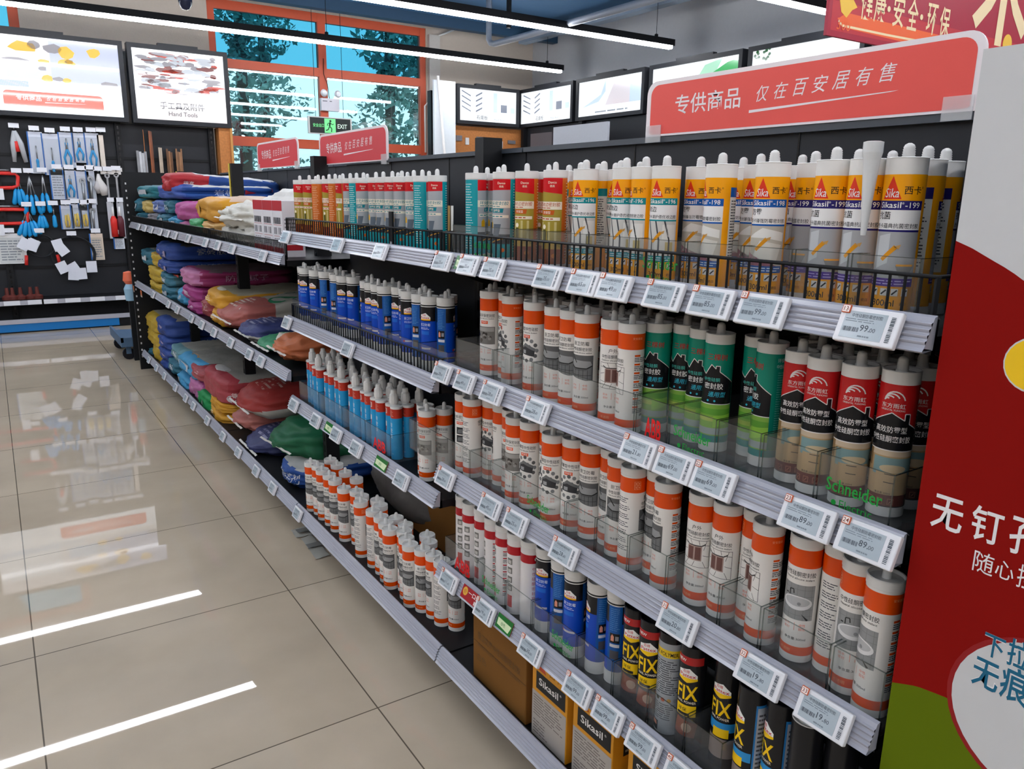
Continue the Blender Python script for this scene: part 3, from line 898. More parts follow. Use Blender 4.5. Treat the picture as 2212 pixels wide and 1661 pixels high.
    pack(628, 648, 62, 128, 'knife', 'yellow scissors pack in the third row, right of three')
    pack(685, 640, 52, 145, 'wrench', 'grey wrench pack in the third row, beside the scissors packs')
    pack(885, 870, 62, 75, 'print', 'small blue and white pack in the bottom row, near the shelf end', card='dfe3ee')
    pack(715, 860, 75, 150, 'print', 'beige boxed pack in the bottom row', card='d8c8b8')
    pack(70, 860, 150, 165, 'print', 'large white pack with a coiled cable at bottom left', card='dcdcdc')
    # blue-handled drivers hanging in bunches
    def bunch(px, py, n, L, label, ln=0.16):
        o = put('screwdriver_bunch', label, 'screwdrivers', px, py)
        for i in range(n):
            a = (i - (n - 1) / 2) * 0.18
            e = Vector((math.sin(a) * L, -0.03 - 0.012 * (i % 2), -math.cos(a) * L))
            d = MB().tube([(0, -0.03, 0), tuple(e)], 0.006, STEEL, 8).build('shank', o)
            e2 = Vector((math.sin(a) * (L + ln), e.y, -math.cos(a) * (L + ln)))
            MB().tube([tuple(e), tuple(e.lerp(e2, .15)), tuple(e.lerp(e2, .5)), tuple(e.lerp(e2, .85)), tuple(e2)], [0.008, 0.018, 0.02, 0.024, 0.014], HB, 8).build('handle', o)
        hook(o)
    bunch(125, 415, 3, 0.13, 'short bunch of blue-handled screwdrivers, left of the second row')
    bunch(215, 415, 3, 0.19, 'long bunch of blue-handled screwdrivers, middle of the second row', 0.2)
    bunch(315, 410, 2, 0.18, 'pair of blue-handled screwdrivers, right of the second-row bunches', 0.2)
    bunch(200, 665, 5, 0.12, 'fan of five blue-handled chisels, left of the third row')
    bunch(305, 660, 3, 0.07, 'short fan of blue-handled chisels, middle of the third row', 0.13)
    bunch(397, 655, 1, 0.07, 'single blue-handled chisel in the third row', 0.13)
    # shears in the top row
    o = put('shears', 'grey and red shears hanging at the left of the top row', 'shears', 105, 80)
    for s_ in (-1, 1):
        MB().tube([(0, -0.03, 0), (s_ * 0.03 + 0.01, -0.04, -0.12), (s_ * 0.05 + 0.02, -0.04, -0.3)], [0.02, 0.03, 0.018], P('a9adb2', 0.3), 8).build('handle', o)
    MB().tube([(0, -0.05, -0.1), (0.01, -0.05, -0.2)], 0.02, RTOOL, 8).build('grip', o)
    hook(o)
    # clamps
    for px, py, w, label in ((5, 395, 0.2, 'red clamp cut off at the left of the second row'), (10, 665, 0.36, 'red G-clamp hanging at the left of the third row')):
        o = put('clamp', label, 'clamp', px + 20, py)
        MB().tube([(-w, -0.03, 0), (w / 2, -0.03, 0), (w / 2 + 0.02, -0.03, -0.03), (w / 2 + 0.01, -0.03, -0.12), (w / 2 - 0.04, -0.03, -0.14), (-w, -0.03, -0.15)], 0.018, RTOOL, 8).build('frame', o)
        MB().tube([(-w, -0.03, 0.03), (w / 2 - 0.05, -0.03, 0.03)], 0.009, STEEL, 8).build('screw', o)
        MB().box((-0.1, -0.05, -0.26), (-0.02, -0.048, -0.15), P('d9dbe2')).build('price_label', o)
    # steel square and rulers
    o = put('try_square', 'cream try square hanging at the right of the top row', 'square', 752, 110)
    MB().box((-0.04, -0.03, -0.36), (0.02, -0.02, 0), P('cfc4b8', .35)).box((-0.04, -0.04, -0.40), (0.17, -0.015, -0.33), P('d8d4d0', .3)).build('blade', o)
    hook(o)
    for px, py, lab in ((797, 400, 'slim combination spanner in the second row, left of two'), (865, 395, 'slim combination spanner in the second row, right of two')):
        o = put('spanner', lab, 'spanner', px, py)
        MB().lathe([(0.012, 0), (0.026, 0), (0.026, 0.01), (0.012, 0.01)], STEEL, 14, M=Matrix.Translation((0, -0.03, -0.02)) @ Matrix.Rotation(math.pi / 2, 4, 'X')).box((-0.009, -0.035, -0.28), (0.009, -0.028, -0.04), STEEL).build('shaft', o)
        hook(o)
    o = put('glove_bundle', 'white crumpled bundle of fittings hanging in the second row', 'bundle', 732, 400)
    MB().tube([(0, -0.03, 0), (0.0, -0.04, -0.06), (0.03, -0.05, -0.15), (0.04, -0.04, -0.22)], [0.012, 0.03, 0.05, 0.03], P('c9c6c4'), 9).tube([(0, -0.03, -0.05), (-0.02, -0.05, -0.14), (-0.01, -0.04, -0.2)], [0.02, 0.04, 0.02], P('b2afb0'), 9).build('bag', o)
    hook(o)
    for px, lab, c in ((835, 'red caulking gun pack at the right of the third row', 'cf2f2a'), (885, 'dark pack beside the red caulking gun pack', '5a2630')):
        o = put('caulking_gun_pack', lab, 'caulking gun', px, 630)
        MB().box((-0.05, -0.03, -0.36), (0.045, -0.026, 0.03), P('b9bcc4', .35)).build('card', o)
        MB().tube([(0, -0.05, -0.34), (0, -0.05, -0.16), (0, -0.05, -0.12)], [0.034, 0.034, 0.018], P(c, .35), 12).tube([(0, -0.05, -0.12), (0, -0.05, -0.02)], 0.012, P('d8d8d8'), 8).build('barrel', o)
        hook(o)
    # looped cables with paper tags
    for px, py, r, lab in ((295, 860, 0.115, 'coil of cable with white paper tags in the bottom row, left of the big loop'), (535, 880, 0.19, 'large black wire loop with white paper tags in the bottom row')):
        o = put('cable_coil', lab, 'cable', px, py)
        mb = MB()
        for k in range(3):
            pts = [(math.sin(a) * r * (1 + .05 * k), -0.03 - 0.01 * k, -r * 0.9 + math.cos(a) * r) for a in [2 * math.pi * j / 20 for j in range(21)]]
            mb.tube(pts, 0.006, P('1c1e22', .5), 6)
        mb.build('coil', o)
        R = random.Random(px)
        for k in range(5):
            a = R.uniform(-0.7, 0.7)
            M = Matrix.Translation((R.uniform(-0.16, 0.18), -0.06 - 0.008 * k, -r * (1.7 if px > 400 else 0.9) + R.uniform(-0.06, 0.05))) @ Matrix.Rotation(a, 4, 'Y')
            MB().box((-0.05, 0, -0.07), (0.05, 0.001, 0.05), P('d3d6e0', .4), M=M).build('paper_tag', o)
        if px < 400:
            for s_ in (-1, 1):
                MB().tube([(s_ * 0.14, -0.04, -0.2), (s_ * 0.15, -0.04, -0.3)], 0.016, RTOOL, 8).build('plug', o)
        hook(o)
    # small parts on the low shelf
    for i, px in enumerate((50, 90, 150, 225, 275)):
        p = at(*crop(0, 260, 3.46, px, 1275), y=9.5)
        o = MB().lathe([(0.0, 0), (0.05, 0), (0.05, 0.03), (0.02, 0.05), (0.015, 0.12), (0, 0.12)], P('5e2a24', .5), 12).build('red_fitting')
        o.location = (p.x, 9.45, 0.331)
        tag(o, 'small dark red fitting on the low shelf of the tool display, %s from left' % ORD[i], 'fitting', 'fittings on the low shelf of the tool display')
    for i, px in enumerate((80, 260, 365, 540, 725, 915)):
        p = at(*crop(0, 260, 3.46, px, 1300), y=9.3)
        o = MB().box((-0.07, 0, 0), (0.07, 0.004, 0.045), P('d6d8de', .2)).build('shelf_label')
        o.location = (p.x, 9.297, 0.288)
        tag(o, 'white price label on the low rail of the tool display, %s from left' % ORD[i], 'price tag', 'price labels on the low rail of the tool display')
    # profiles standing in the right section
    PR = [(1015, 215, 1110, 390, '9a9ca0', 'grey plank bundle', 4), (1065, 65, 1098, 390, 'a8642c', 'tall orange-brown skirting strip', 1), (1105, 75, 1160, 390, '7a4426', 'tall dark brown skirting strips', 3),
          (1180, 188, 1225, 390, 'b9aa98', 'pale skirting strips in shiny wrap', 2), (1238, 205, 1300, 385, '6e4c30', 'brown edge strips, next to last,', 3), (1308, 205, 1372, 385, '866244', 'glossy brown edge strips, rightmost,', 4)]
    for a, b, c_, d, col, lab, n in PR:
        p, q = loc(a, b), loc(c_, d)
        o = thing('profile_bundle', '%s leaning on the right section of the tool display' % lab, 'profile strips', (p.x, YP - 0.09, 0.34))
        w = (q.x - p.x) / n
        R = random.Random(a)
        for k in range(n):
            q_ = R.uniform(.8, 1.2)
            c2 = tuple(max(0, min(1, v * q_)) for v in [int(col[i:i + 2], 16) / 255 for i in (0, 2, 4)])
            MB().box((w * k, 0, 0), (w * (k + .92), 0.02, p.z - 0.34 - R.uniform(0, .05)), mat('strip_%s_%d' % (col, k), c2, .25, noise_amt=.25, nscale=12)).build('strip', o)
tool_wall()

# ------------------------------------------------------------------ the shelving row
A0, A1, B1, C1 = 0.487, 1.756, 3.01, 6.88
LEV = {'A': (1.281, 1.0, 0.721, 0.435, 0.165), 'B': (1.281, 0.954, 0.631, 0.165), 'C': (1.19, 0.729, 0.165)}
XL = 0.932
def surf(b, k):
    return LEV[b][k] - 0.025 - (0.004 if LEV[b][k] < 0.2 else 0)

def rail_profile(z):
    pts = [(XL + 0.012, z - 0.004), (XL + 0.006, z + 0.001), (XL, z - 0.001)]
    n = 4
    for k in range(n):
        t = 0.16 + 0.68 * k / n
        for dt, dn in ((0, 0), (0.03, 0.0022), (0.06, 0.0032), (0.09, 0.0022), (0.12, 0)):
            tt = t + dt
            pts.append((XL - 0.018 * tt - dn * 0.9, z - 0.042 * tt + dn * 0.4))
    pts += [(XL - 0.016, z - 0.037), (XL - 0.020, z - 0.041), (XL - 0.017, z - 0.043), (XL + 0.004, z - 0.041)]
    return pts

def bay(label, b, y0, y1, xback, zback, levels, panels):
    t = thing('shelving_bay', label, 'shelving', (0, y0, 0), 0)
    L = y1 - y0
    for k, z in enumerate(levels):
        s = surf(b, k)
        xb = 1.63 if (z < 0.2 or b == 'C') else xback
        o = MB().box((XL + 0.004, 0.004, s - 0.022), (xb, L - 0.004, s), BLACK).box((XL + 0.003, 0.004, s - 0.022), (XL + 0.012, L - 0.004, z - 0.004), BLACK).build('shelf', t)
        mb = MB().extr(rail_profile(z), 0.003, L - 0.003, RAILM)
        prof = rail_profile(z)
        for yy in (0.003, L - 0.003):
            mb.face([(x, yy, zz) for x, zz in (prof[1], prof[2], prof[-4], prof[-1])], RAILM)
        mb.build('price_rail', o)
        if z > 0.2:
            MB().prism([(XL + 0.03, s - 0.022), (xback - 0.05, s - 0.022), (xback - 0.05, s - 0.09), (XL + 0.05, s - 0.03)], 0.003, BLACK, Matrix.Translation((0, 0.02, 0))).build('bracket', o)
    MB().box((1.02, 0, 0.0), (1.04, L, 0.11), BLACK).build('kick_plate', t)
    for (x, za, zb) in panels:
        mb = MB().box((x, 0.003, za), (x + 0.015, L - 0.003, zb), DARK)
        if zb > 1.4:
            mb.box((x - 0.012, 0.003, zb), (x + 0.03, L - 0.003, zb + 0.012), mat('grey_cap_strip', '3a4048', 0.4))
            for k in (1, 2):
                mb.box((x - 0.001, L * k / 3 - 0.002, 1.27), (x + 0.001, L * k / 3 + 0.002, zb), P('050507'))
        mb.build('back_panel', t)
    return t
bA = bay('near bay of the long black shelving row, full of sealant tubes', 'A', A0, A1, 1.2, 0, LEV['A'], ((1.2, 0.42, 1.53), (1.65, 0.02, 0.42)))
bB = bay('middle bay of the long black shelving row', 'B', A1, B1, 1.2, 0, LEV['B'], ((1.2, 0.62, 1.53), (1.65, 0.02, 0.62)))
C3 = (C1 - B1) / 3
for k, nm in enumerate(('nearest', 'middle', 'farthest')):
    bC = bay('%s of the three bays stacked with powder bags' % nm, 'C', B1 + C3 * k, B1 + C3 * (k + 1), 1.62, 0, LEV['C'], ((1.65, 0.02, 1.57),))
    if k == 0:
        keepC = bC
MB().box((0.955, -0.012, 0), (1.215, -0.001, 1.53), BLACK).build('side_panel', bA)
mb = MB().box((0.90, C3, 0), (1.67, C3 + 0.03, 1.57), BLACK)
for k in range(26):
    mb.box((0.915, C3 - 0.001, 0.1 + k * 0.055), (0.925, C3 + 0.001, 0.115 + k * 0.055), P('c9c9c9'))
mb.build('side_panel', bC)
YEL = P('d8c34a', 0.5)
for par, y, ztop, yel, xx in ((bA, at(1035, 340, x=1.13).y, at(1035, 297, x=1.13).z, False, 1.13), (bB, at(687, 640, x=1.13).y, at(672, 337, x=1.13).z, False, 1.13), (keepC, 4.51, at(505, 352, x=1.13).z, True, 1.13), (bC, at(383, 380, x=1.13).y, at(383, 370, x=1.13).z, True, 1.13)):
    oy = y - par.location.y
    mb = MB().box((xx, oy - 0.022, 0), (xx + 0.06, oy + 0.022, ztop), BLACK)
    for k in range(28):
        mb.box((xx - 0.001, oy - 0.006, 0.1 + k * 0.05), (xx + 0.001, oy + 0.006, 0.13 + k * 0.05), P('020203'))
    mb.build('post', par)
    if yel:
        MB().box((xx - 0.004, oy + 0.012, ztop - 0.34), (xx, oy + 0.03, ztop), YEL).build('yellow_strip', par)

def fence(label, y0, y1, z, h=0.046, sp=0.0205):
    mb = MB()
    x = XL + 0.014
    w = 0.0021
    mb.tube([(x + 0.2, y0 + 0.004, z + h), (x, y0 + 0.004, z + h), (x, y1 - 0.004, z + h), (x + 0.2, y1 - 0.004, z + h)], w * 1.25, BLACK, 6)
    mb.tube([(x, y0 + 0.004, z - 0.008), (x, y1 - 0.004, z - 0.008)], w, BLACK, 6)
    n = int((y1 - y0) / sp)
    for k in range(n + 1):
        y = y0 + 0.004 + (y1 - y0 - 0.008) * k / n
        mb.tube([(x + 0.0015, y, z - 0.022), (x + 0.0015, y, z + h)], w if 0 < k < n else w * 1.9, BLACK, 5)
    tag(mb.build('wire_fence'), label, 'wire fence')
fence('black wire fence along the top shelf of the near bay', A0 + 0.01, A1 - 0.005, LEV['A'][0])
fence('black wire fence along the top shelf of the middle bay', A1 + 0.003, B1 - 0.005, LEV['B'][0])
fence('black wire fence in front of the blue and black tubes', A1 + 0.003, B1 - 0.02, LEV['B'][1])
fence('black wire fence before the white bags, nearest bag bay', B1 + 0.01, B1 + C3 - 0.01, LEV['C'][0])
fence('black wire fence along the top shelf of the middle bag bay', B1 + C3 + 0.01, B1 + 2 * C3 - 0.01, LEV['C'][0])
fence('black wire fence along the top shelf of the farthest bag bay', B1 + 2 * C3 + 0.01, C1 - 0.01, LEV['C'][0])

# ------------------------------------------------------------------ electronic price tags
TFR, TSC, TINK, TINK2 = P('dcdcdf', 0.25), P('a9b4bb', 0.15), P('4c545c', 0.4), P('7b858d', 0.4)
STK, STW = P('c8603e', 0.5), P('efe2da', 0.5)
PROTO = {}
def screen(price):
    if ('scr', price) in PROTO:
        return PROTO[('scr', price)]
    mb = MB().box((-0.0335, -0.0055, -0.018), (0.0235, -0.0049, 0.0175), TSC)
    g = G()
    g.text('中性硅酮防霉密封胶', -0.003, 0.0095, 0.0052, TINK, 1, 0.0, w=0.042)
    g.lines(-0.031, 0.012, 0.003, 0.0085, 2, TINK2, 1, 5, 0.35)
    g.bars(-0.031, -0.0095, -0.009, -0.0035, TINK, 1, 16)
    a, c = price.split('.')
    g.text(a + '.', -0.001, -0.0075, 0.0085, TINK, 1, 0.012).text(c, 0.0095, -0.0075, 0.0055, TINK, 1, 0.0)
    g.lines(-0.008, 0.008, -0.016, -0.0125, 1, TINK2, 1, 2, 0.6)
    g.flat(mb, Matrix.Translation((0, -0.0056, 0)), 0.0001)
    me = mb.build('screen')
    g2 = G().bars(0.029, -0.017, 0.0345, 0.017, TINK, 1, 16, 3, True)
    mb = MB(); g2.flat(mb, Matrix.Translation((0, -0.0056, 0)), 0.0001)
    b2 = mb.build('side_barcode')
    data = (me.data, b2.data)
    bpy.data.objects.remove(me); bpy.data.objects.remove(b2)
    PROTO[('scr', price)] = data
    return data
_f = MB().box((-0.0415, -0.005, -0.0235), (0.0415, 0.004, 0.0235), TFR, 0.0018).build('frame')
FRD = _f.data; bpy.data.objects.remove(_f)
TILT = -math.radians(23)

def price_tags(b, k, where, lst, grp):
    z = LEV[b][k]
    lst = sorted(lst)
    lasty = 99
    for i, it in enumerate(lst):
        px, py = it[0], it[1]
        num = it[2] if len(it) > 2 else None
        price = it[3] if len(it) > 3 else '28.80'
        y = at(px, py, x=0.914).y
        y = min(y, lasty - 0.086)
        lasty = y
        lab = 'white electronic price tag%s, %s from left on %s' % (' marked %s' % num if num and b == 'A' and k in (0, 1, 2) and int(num) > 6 else '', ORD[i], where)
        t = thing('price_tag', lab, 'price tag', (0.913, y, z - 0.0215), 0, None)
        t.rotation_euler = (TILT, 0, -math.pi / 2)
        f = bpy.data.objects.new('frame', FRD); COL.objects.link(f); f.parent = t
        d1, d2 = screen(price)
        s = bpy.data.objects.new('screen', d1); COL.objects.link(s); s.parent = t
        s = bpy.data.objects.new('side_barcode', d2); COL.objects.link(s); s.parent = t
        if num:
            key = ('num', num)
            if key not in PROTO:
                mb = MB().box((-0.006, -0.0075, -0.0055), (0.006, -0.005, 0.0055), STK, 0.0008)
                G().rect(-0.0048, -0.0043, 0.0048, 0.0043, STW, 1).text(num, 0, -0.003, 0.006, P('7c2b1a'), 2, 0.012).flat(mb, Matrix.Translation((0, -0.0075, 0)), 0.0001)
                o = mb.build('number_sticker'); PROTO[key] = o.data; bpy.data.objects.remove(o)
            s = bpy.data.objects.new('number_sticker', PROTO[key]); COL.objects.link(s); s.parent = t
            s.location = (-0.034, 0.0, 0.019)
price_tags('A', 0, 'the top rail, near bay', [(957, 563, '4', '35.00'), (1013, 574, '5', '35.00'), (1066, 583, '6', '35.00'), (1185, 602, '7', '35.00'), (1262, 613, '8', '65.00'), (1328, 622, '9', '49.00'),
           (1435, 638, '10', '85.00'), (1537, 655, '11', '85.00'), (1647, 672, '12', '99.00'), (1878, 703, '13', '99.00')], 'x')
price_tags('A', 1, 'the second rail, near bay', [(956, 805, '14', '28.80'), (1005, 822, '15', '49.00'), (1064, 845, '18', '28.80'), (1160, 884, '19', '28.80'), (1380, 972, '20', '21.80'), (1458, 1003, '21', '69.00'),
           (1540, 1038, '22', '69.00'), (1745, 1118, '23', '89.00'), (1875, 1170, '24', '89.00')], 'x')
price_tags('A', 2, 'the third rail, near bay', [(963, 1027, '27', '28.80'), (1060, 1088, '28', '45.00'), (1115, 1118, '29', '25.00'), (1220, 1185, '30', '28.80'), (1465, 1345, '31', '20.80'), (1642, 1455, '32', '19.80'), (1780, 1545, '33', '19.80')], 'x')
price_tags('A', 3, 'the fourth rail, near bay', [(970, 1245, '34', '11.80'), (1048, 1312, '35', '19.00'), (1148, 1397, '36', '35.00'), (1249, 1487, '37', '99.00'), (1315, 1539, '38', '99.00'), (1391, 1605, '39', '99.00'), (1476, 1670, '40', '99.00')], 'x')
price_tags('B', 0, 'the top rail, middle bay', [(617, 500), (730, 520), (822, 535)], 'x')
price_tags('B', 1, 'the second rail, middle bay', [(620, 690), (752, 748)], 'x')
price_tags('B', 2, 'the third rail, middle bay', [(635, 870), (683, 908), (727, 938), (770, 965), (868, 1038)], 'x')
price_tags('B', 3, 'the bottom rail, middle bay', [(643, 1097)], 'x')
def cA(l): return [crop(240, 340, 3.611, a, b) for a, b in l]
def cB(l): return [crop(260, 640, 3.611, a, b) for a, b in l]
price_tags('C', 0, 'the top rail before the bags', cA([(215, 540), (265, 550), (315, 560), (385, 575), (440, 590), (500, 605), (600, 625), (735, 635), (830, 660), (945, 700), (1185, 755)]), 'x')
price_tags('C', 1, 'the second rail before the bags', cA([(330, 1075), (450, 1150), (520, 1200), (630, 1265), (710, 1310), (805, 1370), (935, 1450), (1080, 1530), (1170, 1580)]), 'x')
price_tags('C', 2, 'the bottom rail before the bags', cB([(225, 510), (285, 580), (345, 625), (430, 700), (510, 780), (570, 840), (680, 955), (800, 1070), (920, 1195), (1060, 1340), (1190, 1480)]), 'x')

def rail_insert(b, k, px0, px1, py, painter, label):
    y0, y1 = at(px0, py, x=0.914).y, at(px1, py, x=0.914).y
    t = thing('rail_card', label, 'card', (0.9155, y0, LEV[b][k] - 0.036), 0)
    t.rotation_euler = (TILT, 0, -math.pi / 2)
    w = y0 - y1
    g = G(); painter(g, w)
    mb = MB().box((0, -0.004, 0), (w, -0.0025, 0.034), P('8c1f24')); g.flat(mb, Matrix.Translation((0, -0.004, 0)), 0.0001); mb.build('printed_card', t)
def p_red(g, w):
    g.rect(0, 0, w, 0.034, P('9c2028'), 1).disc(0.016, 0.020, 0.011, P('d8a23c'), 2).text('价', 0.016, 0.014, 0.011, P('9c2028'), 3).text('一口价', w * 0.55, 0.016, 0.013, cW, 2, 0.02, w=w * 0.5).text('精品', w * .72, 0.002, 0.011, cW, 2, 0.02)
def p_green(g, w):
    g.rect(0, 0, w, 0.034, P('1f6a2e'), 1).poly([(0.006, 0.008), (w - 0.01, 0.004), (w - 0.004, 0.022), (0.004, 0.024)], P('cfe0b4'), 2).text('绿色', w * .45, 0.010, 0.009, P('1f6a2e'), 3)
rail_insert('A', 3, 995, 1040, 1285, p_red, 'red and gold promotion card on the fourth rail, near bay')
rail_insert('A', 3, 1070, 1102, 1345, p_green, 'green and cream card on the fourth rail, near bay')
rail_insert('A', 0, 980, 994, 568, p_green, 'small green card between price tags on the top rail, near bay')
rail_insert('B', 2, 700, 716, 924, p_green, 'small green card between price tags on the third rail, middle bay')
rail_insert('B', 2, 808, 832, 998, p_green, 'crumpled green and white card on the third rail, right of the tags')

# ------------------------------------------------------------------ acrylic trays
def tray(b, k, y0, y1, label, h=0.09, logo=None, slant=False):
    s = surf(b, k) + 0.0005
    t = thing('acrylic_tray', label, 'tray', (0.951, y1, s), -math.pi / 2, None)
    w, d, th = y1 - y0, 0.2, 0.002
    mb = MB().box((0, 0, 0), (w, d, th), ACRY)
    mb.box((0, 0, th), (w, th, h), ACRY).box((0, th, th), (th, d, h), ACRY).box((w - th, th, th), (w, d, h), ACRY)
    mb.build('wall', t)
    e = MB().box((0, 0, h), (w, th, h + 0.0008), ACRE).box((0, 0, th), (th, -0.0006, h), ACRE).box((w - th, -0.0006, th), (w, 0, h), ACRE).box((0, 0, h), (th, d, h + 0.0008), ACRE).box((w - th, 0, h), (w, d, h + 0.0008), ACRE)
    e.build('edge', t)
    if logo:
        g = G()
        if logo == 'ABB':
            g.text('ABB', w * .55, h * .2, h * .42, P('e01f20', .4), 1, 0.05, w=w * .5)
        else:
            gg = P('1f9a3c', .4)
            g.text('Schneider', w * .5, h * .45, h * .22, gg, 1, 0.02, w=min(w * .8, 0.085)).text('Electric', w * .55, h * .22, h * .13, gg, 1, 0.0).disc(w * .5 - 0.028, h * .28, 0.004, gg, 1)
        mb = MB(); g.flat(mb, Matrix.Translation((0, -0.0002, 0)), 0.0001); mb.build('printed_logo', t)
def trays(b, k, bounds, where, logos={}, h=0.09):
    ys = [at(px, py, x=0.951).y for px, py in bounds]
    for i, (a, c) in enumerate(zip(ys, ys[1:])):
        lg = logos.get(i)
        tray(b, k, c + 0.002, a - 0.002, 'clear acrylic tray%s, %s from left on %s' % (' with red lettering' if lg == 'ABB' else ' with green lettering' if lg else '', ORD[i], where), h, lg)
trays('A', 0, [(978, 520), (1112, 530), (1180, 535), (1268, 545), (1375, 560), (1480, 570), (1600, 590), (1710, 600), (1830, 620), (1985, 640)], 'top shelf, near bay', {0: 'SE', 4: 'SE'})
trays('A', 1, [(985, 780), (1065, 810), (1104, 825), (1150, 850), (1371, 920), (1443, 950), (1545, 990), (1640, 1030), (1760, 1075), (1925, 1125)], 'second shelf, near bay', {4: 'ABB', 5: 'SE', 8: 'SE'})
trays('A', 2, [(885, 990), (1015, 1020), (1057, 1045), (1108, 1070), (1220, 1150), (1285, 1190), (1355, 1235), (1437, 1290), (1550, 1360), (1638, 1410), (1790, 1470), (1905, 1545)], 'third shelf, near bay', {3: 'SE'})
trays('A', 3, [(962, 1210), (1030, 1255), (1092, 1310), (1148, 1345), (1185, 1380), (1245, 1430), (1322, 1490), (1398, 1545), (1478, 1600), (1560, 1650)], 'fourth shelf, near bay', {0: 'ABB', 1: 'SE', 4: 'SE'})
trays('B', 1, [(633, 680), (705, 700), (780, 735), (838, 760), (905, 780), (968, 805)], 'second shelf, middle bay')
trays('B', 2, [(648, 865), (690, 890), (740, 920), (790, 950), (845, 985)], 'third shelf, middle bay', {3: 'ABB'})

# ------------------------------------------------------------------ sealant tubes
R0, BH = 0.0252, 0.21
SAFE = P('b8271f')
def g_sika(stripe, num, c1, c2, kind):
    g = G()
    cg = 2 * math.pi * R0 / 2
    g.rect(-cg, 0.0165, cg, 0.190, cY, 1)
    L, Rr = -0.031, 0.031
    g.poly([(-0.024, 0.159), (0.002, 0.159), (-0.011, 0.188)], P('d8341c'), 2)
    g.text('Sika', -0.011, 0.1612, 0.0115, cW, 3, 0.0, w=0.019, shear=0.1)
    g.text('西卡', 0.0150, 0.165, 0.0105, cK, 2, 0.01).text('®', 0.0282, 0.172, 0.003, cK, 2, 0.0)
    g.rect(L, 0.1455, Rr, 0.1572, stripe, 2).text('Sikasil', -0.012, 0.148, 0.0075, cW, 3, 0.012, w=0.029).text('®', 0.0045, 0.1525, 0.0028, cW, 3).text('-' + num, 0.0165, 0.148, 0.0072, cW, 3, 0.012, w=0.0185)
    g.rect(L, 0.1205, Rr, 0.1455, P('e6e4e2'), 2)
    g.text(c1, L + 0.002, 0.1335, 0.010, cK, 3, 0.01, 'l').text(c2, -0.001, 0.1222, 0.0065, cK, 3, 0.008, w=0.058)
    g.rect(L, 0.1178, Rr, 0.1205, stripe, 2)
    if kind == 196:
        g.rect(L, 0.058, Rr, 0.1178, P('c9c6bf'), 2)
        for a, b in ((-0.026, -0.014), (-0.010, 0.0), (0.006, 0.018)):
            g.poly([(a, 0.1178), (a + 0.003, 0.1178), (b, 0.085), (b, 0.058), (b - 0.003, 0.058), (b - 0.003, 0.086)], cDG, 3)
        g.rect(0.004, 0.085, 0.028, 0.112, P('dcd9d2'), 3).rect(0.010, 0.064, 0.024, 0.082, P('b8a56e'), 3)
    elif kind == 198:
        g.rect(L, 0.058, Rr, 0.1178, P('b9b2a4'), 2).poly([(-0.03, 0.10), (-0.005, 0.115), (0.028, 0.108), (0.028, 0.095), (0.0, 0.100)], P('dedbd4'), 3)
        g.poly([(-0.022, 0.066), (0.018, 0.062), (0.026, 0.09), (-0.008, 0.096)], P('d2cdc2'), 3).poly([(-0.031, 0.058), (0.02, 0.058), (-0.01, 0.07), (-0.031, 0.078)], P('8e5a68'), 3)
    else:
        g.rect(L, 0.058, Rr, 0.1178, P('a3a3a4'), 2).poly([(-0.022, 0.07), (-0.006, 0.078), (-0.006, 0.116), (-0.022, 0.112)], P('bfc1c2'), 3)
        g.poly([(0.004, 0.075), (0.028, 0.075), (0.022, 0.060), (0.010, 0.060)], P('83807c'), 3).rect(0.005, 0.074, 0.027, 0.0765, cY, 4)
    if kind != 196 or True:
        g.poly([(-0.016, 0.083), (-0.012, 0.080), (0.004, 0.097), (0.0, 0.101)], P('d8901a'), 4).poly([(-0.001, 0.099), (0.008, 0.102), (0.006, 0.096)], P('c89a5a'), 4)
    g.rect(L, 0.0475, Rr, 0.058, {196: stripe, 198: cBLUE, 199: cPUR}[kind], 2).lines(L + 0.003, Rr - 0.003, 0.049, 0.0565, 2, P('b9a8e0' if kind == 199 else 'cfe0ea'), 3, 2, 0.35)
    for j in range(4):
        a = -0.024 + j * 0.013
        g.rect(a, 0.0345, a + 0.010, 0.0455, P('d9a24a'), 2).rect(a + 0.0008, 0.0353, a + 0.0092, 0.0447, P('ddd9d0'), 3).line([(a + 0.002, 0.037), (a + 0.008, 0.043)], 0.002, cK, 4)
    g.text('300ml', -0.006, 0.0215, 0.0085, cK, 2, 0.012, w=0.028).rect(0.014, 0.0215, 0.024, 0.0285, cY, 2).text('瓷白', 0.019, 0.0228, 0.0045, cK, 3)
    # information panel on the side and back
    for c in (0.058, -0.058):
        g.rect(c - 0.016, 0.06, c + 0.016, 0.175, P('dcdad2'), 2).rect(c - 0.016, 0.160, c + 0.016, 0.175, stripe, 3).lines(c - 0.013, c + 0.013, 0.065, 0.156, 20, cDG, 3, 7, 0.4)
    return g
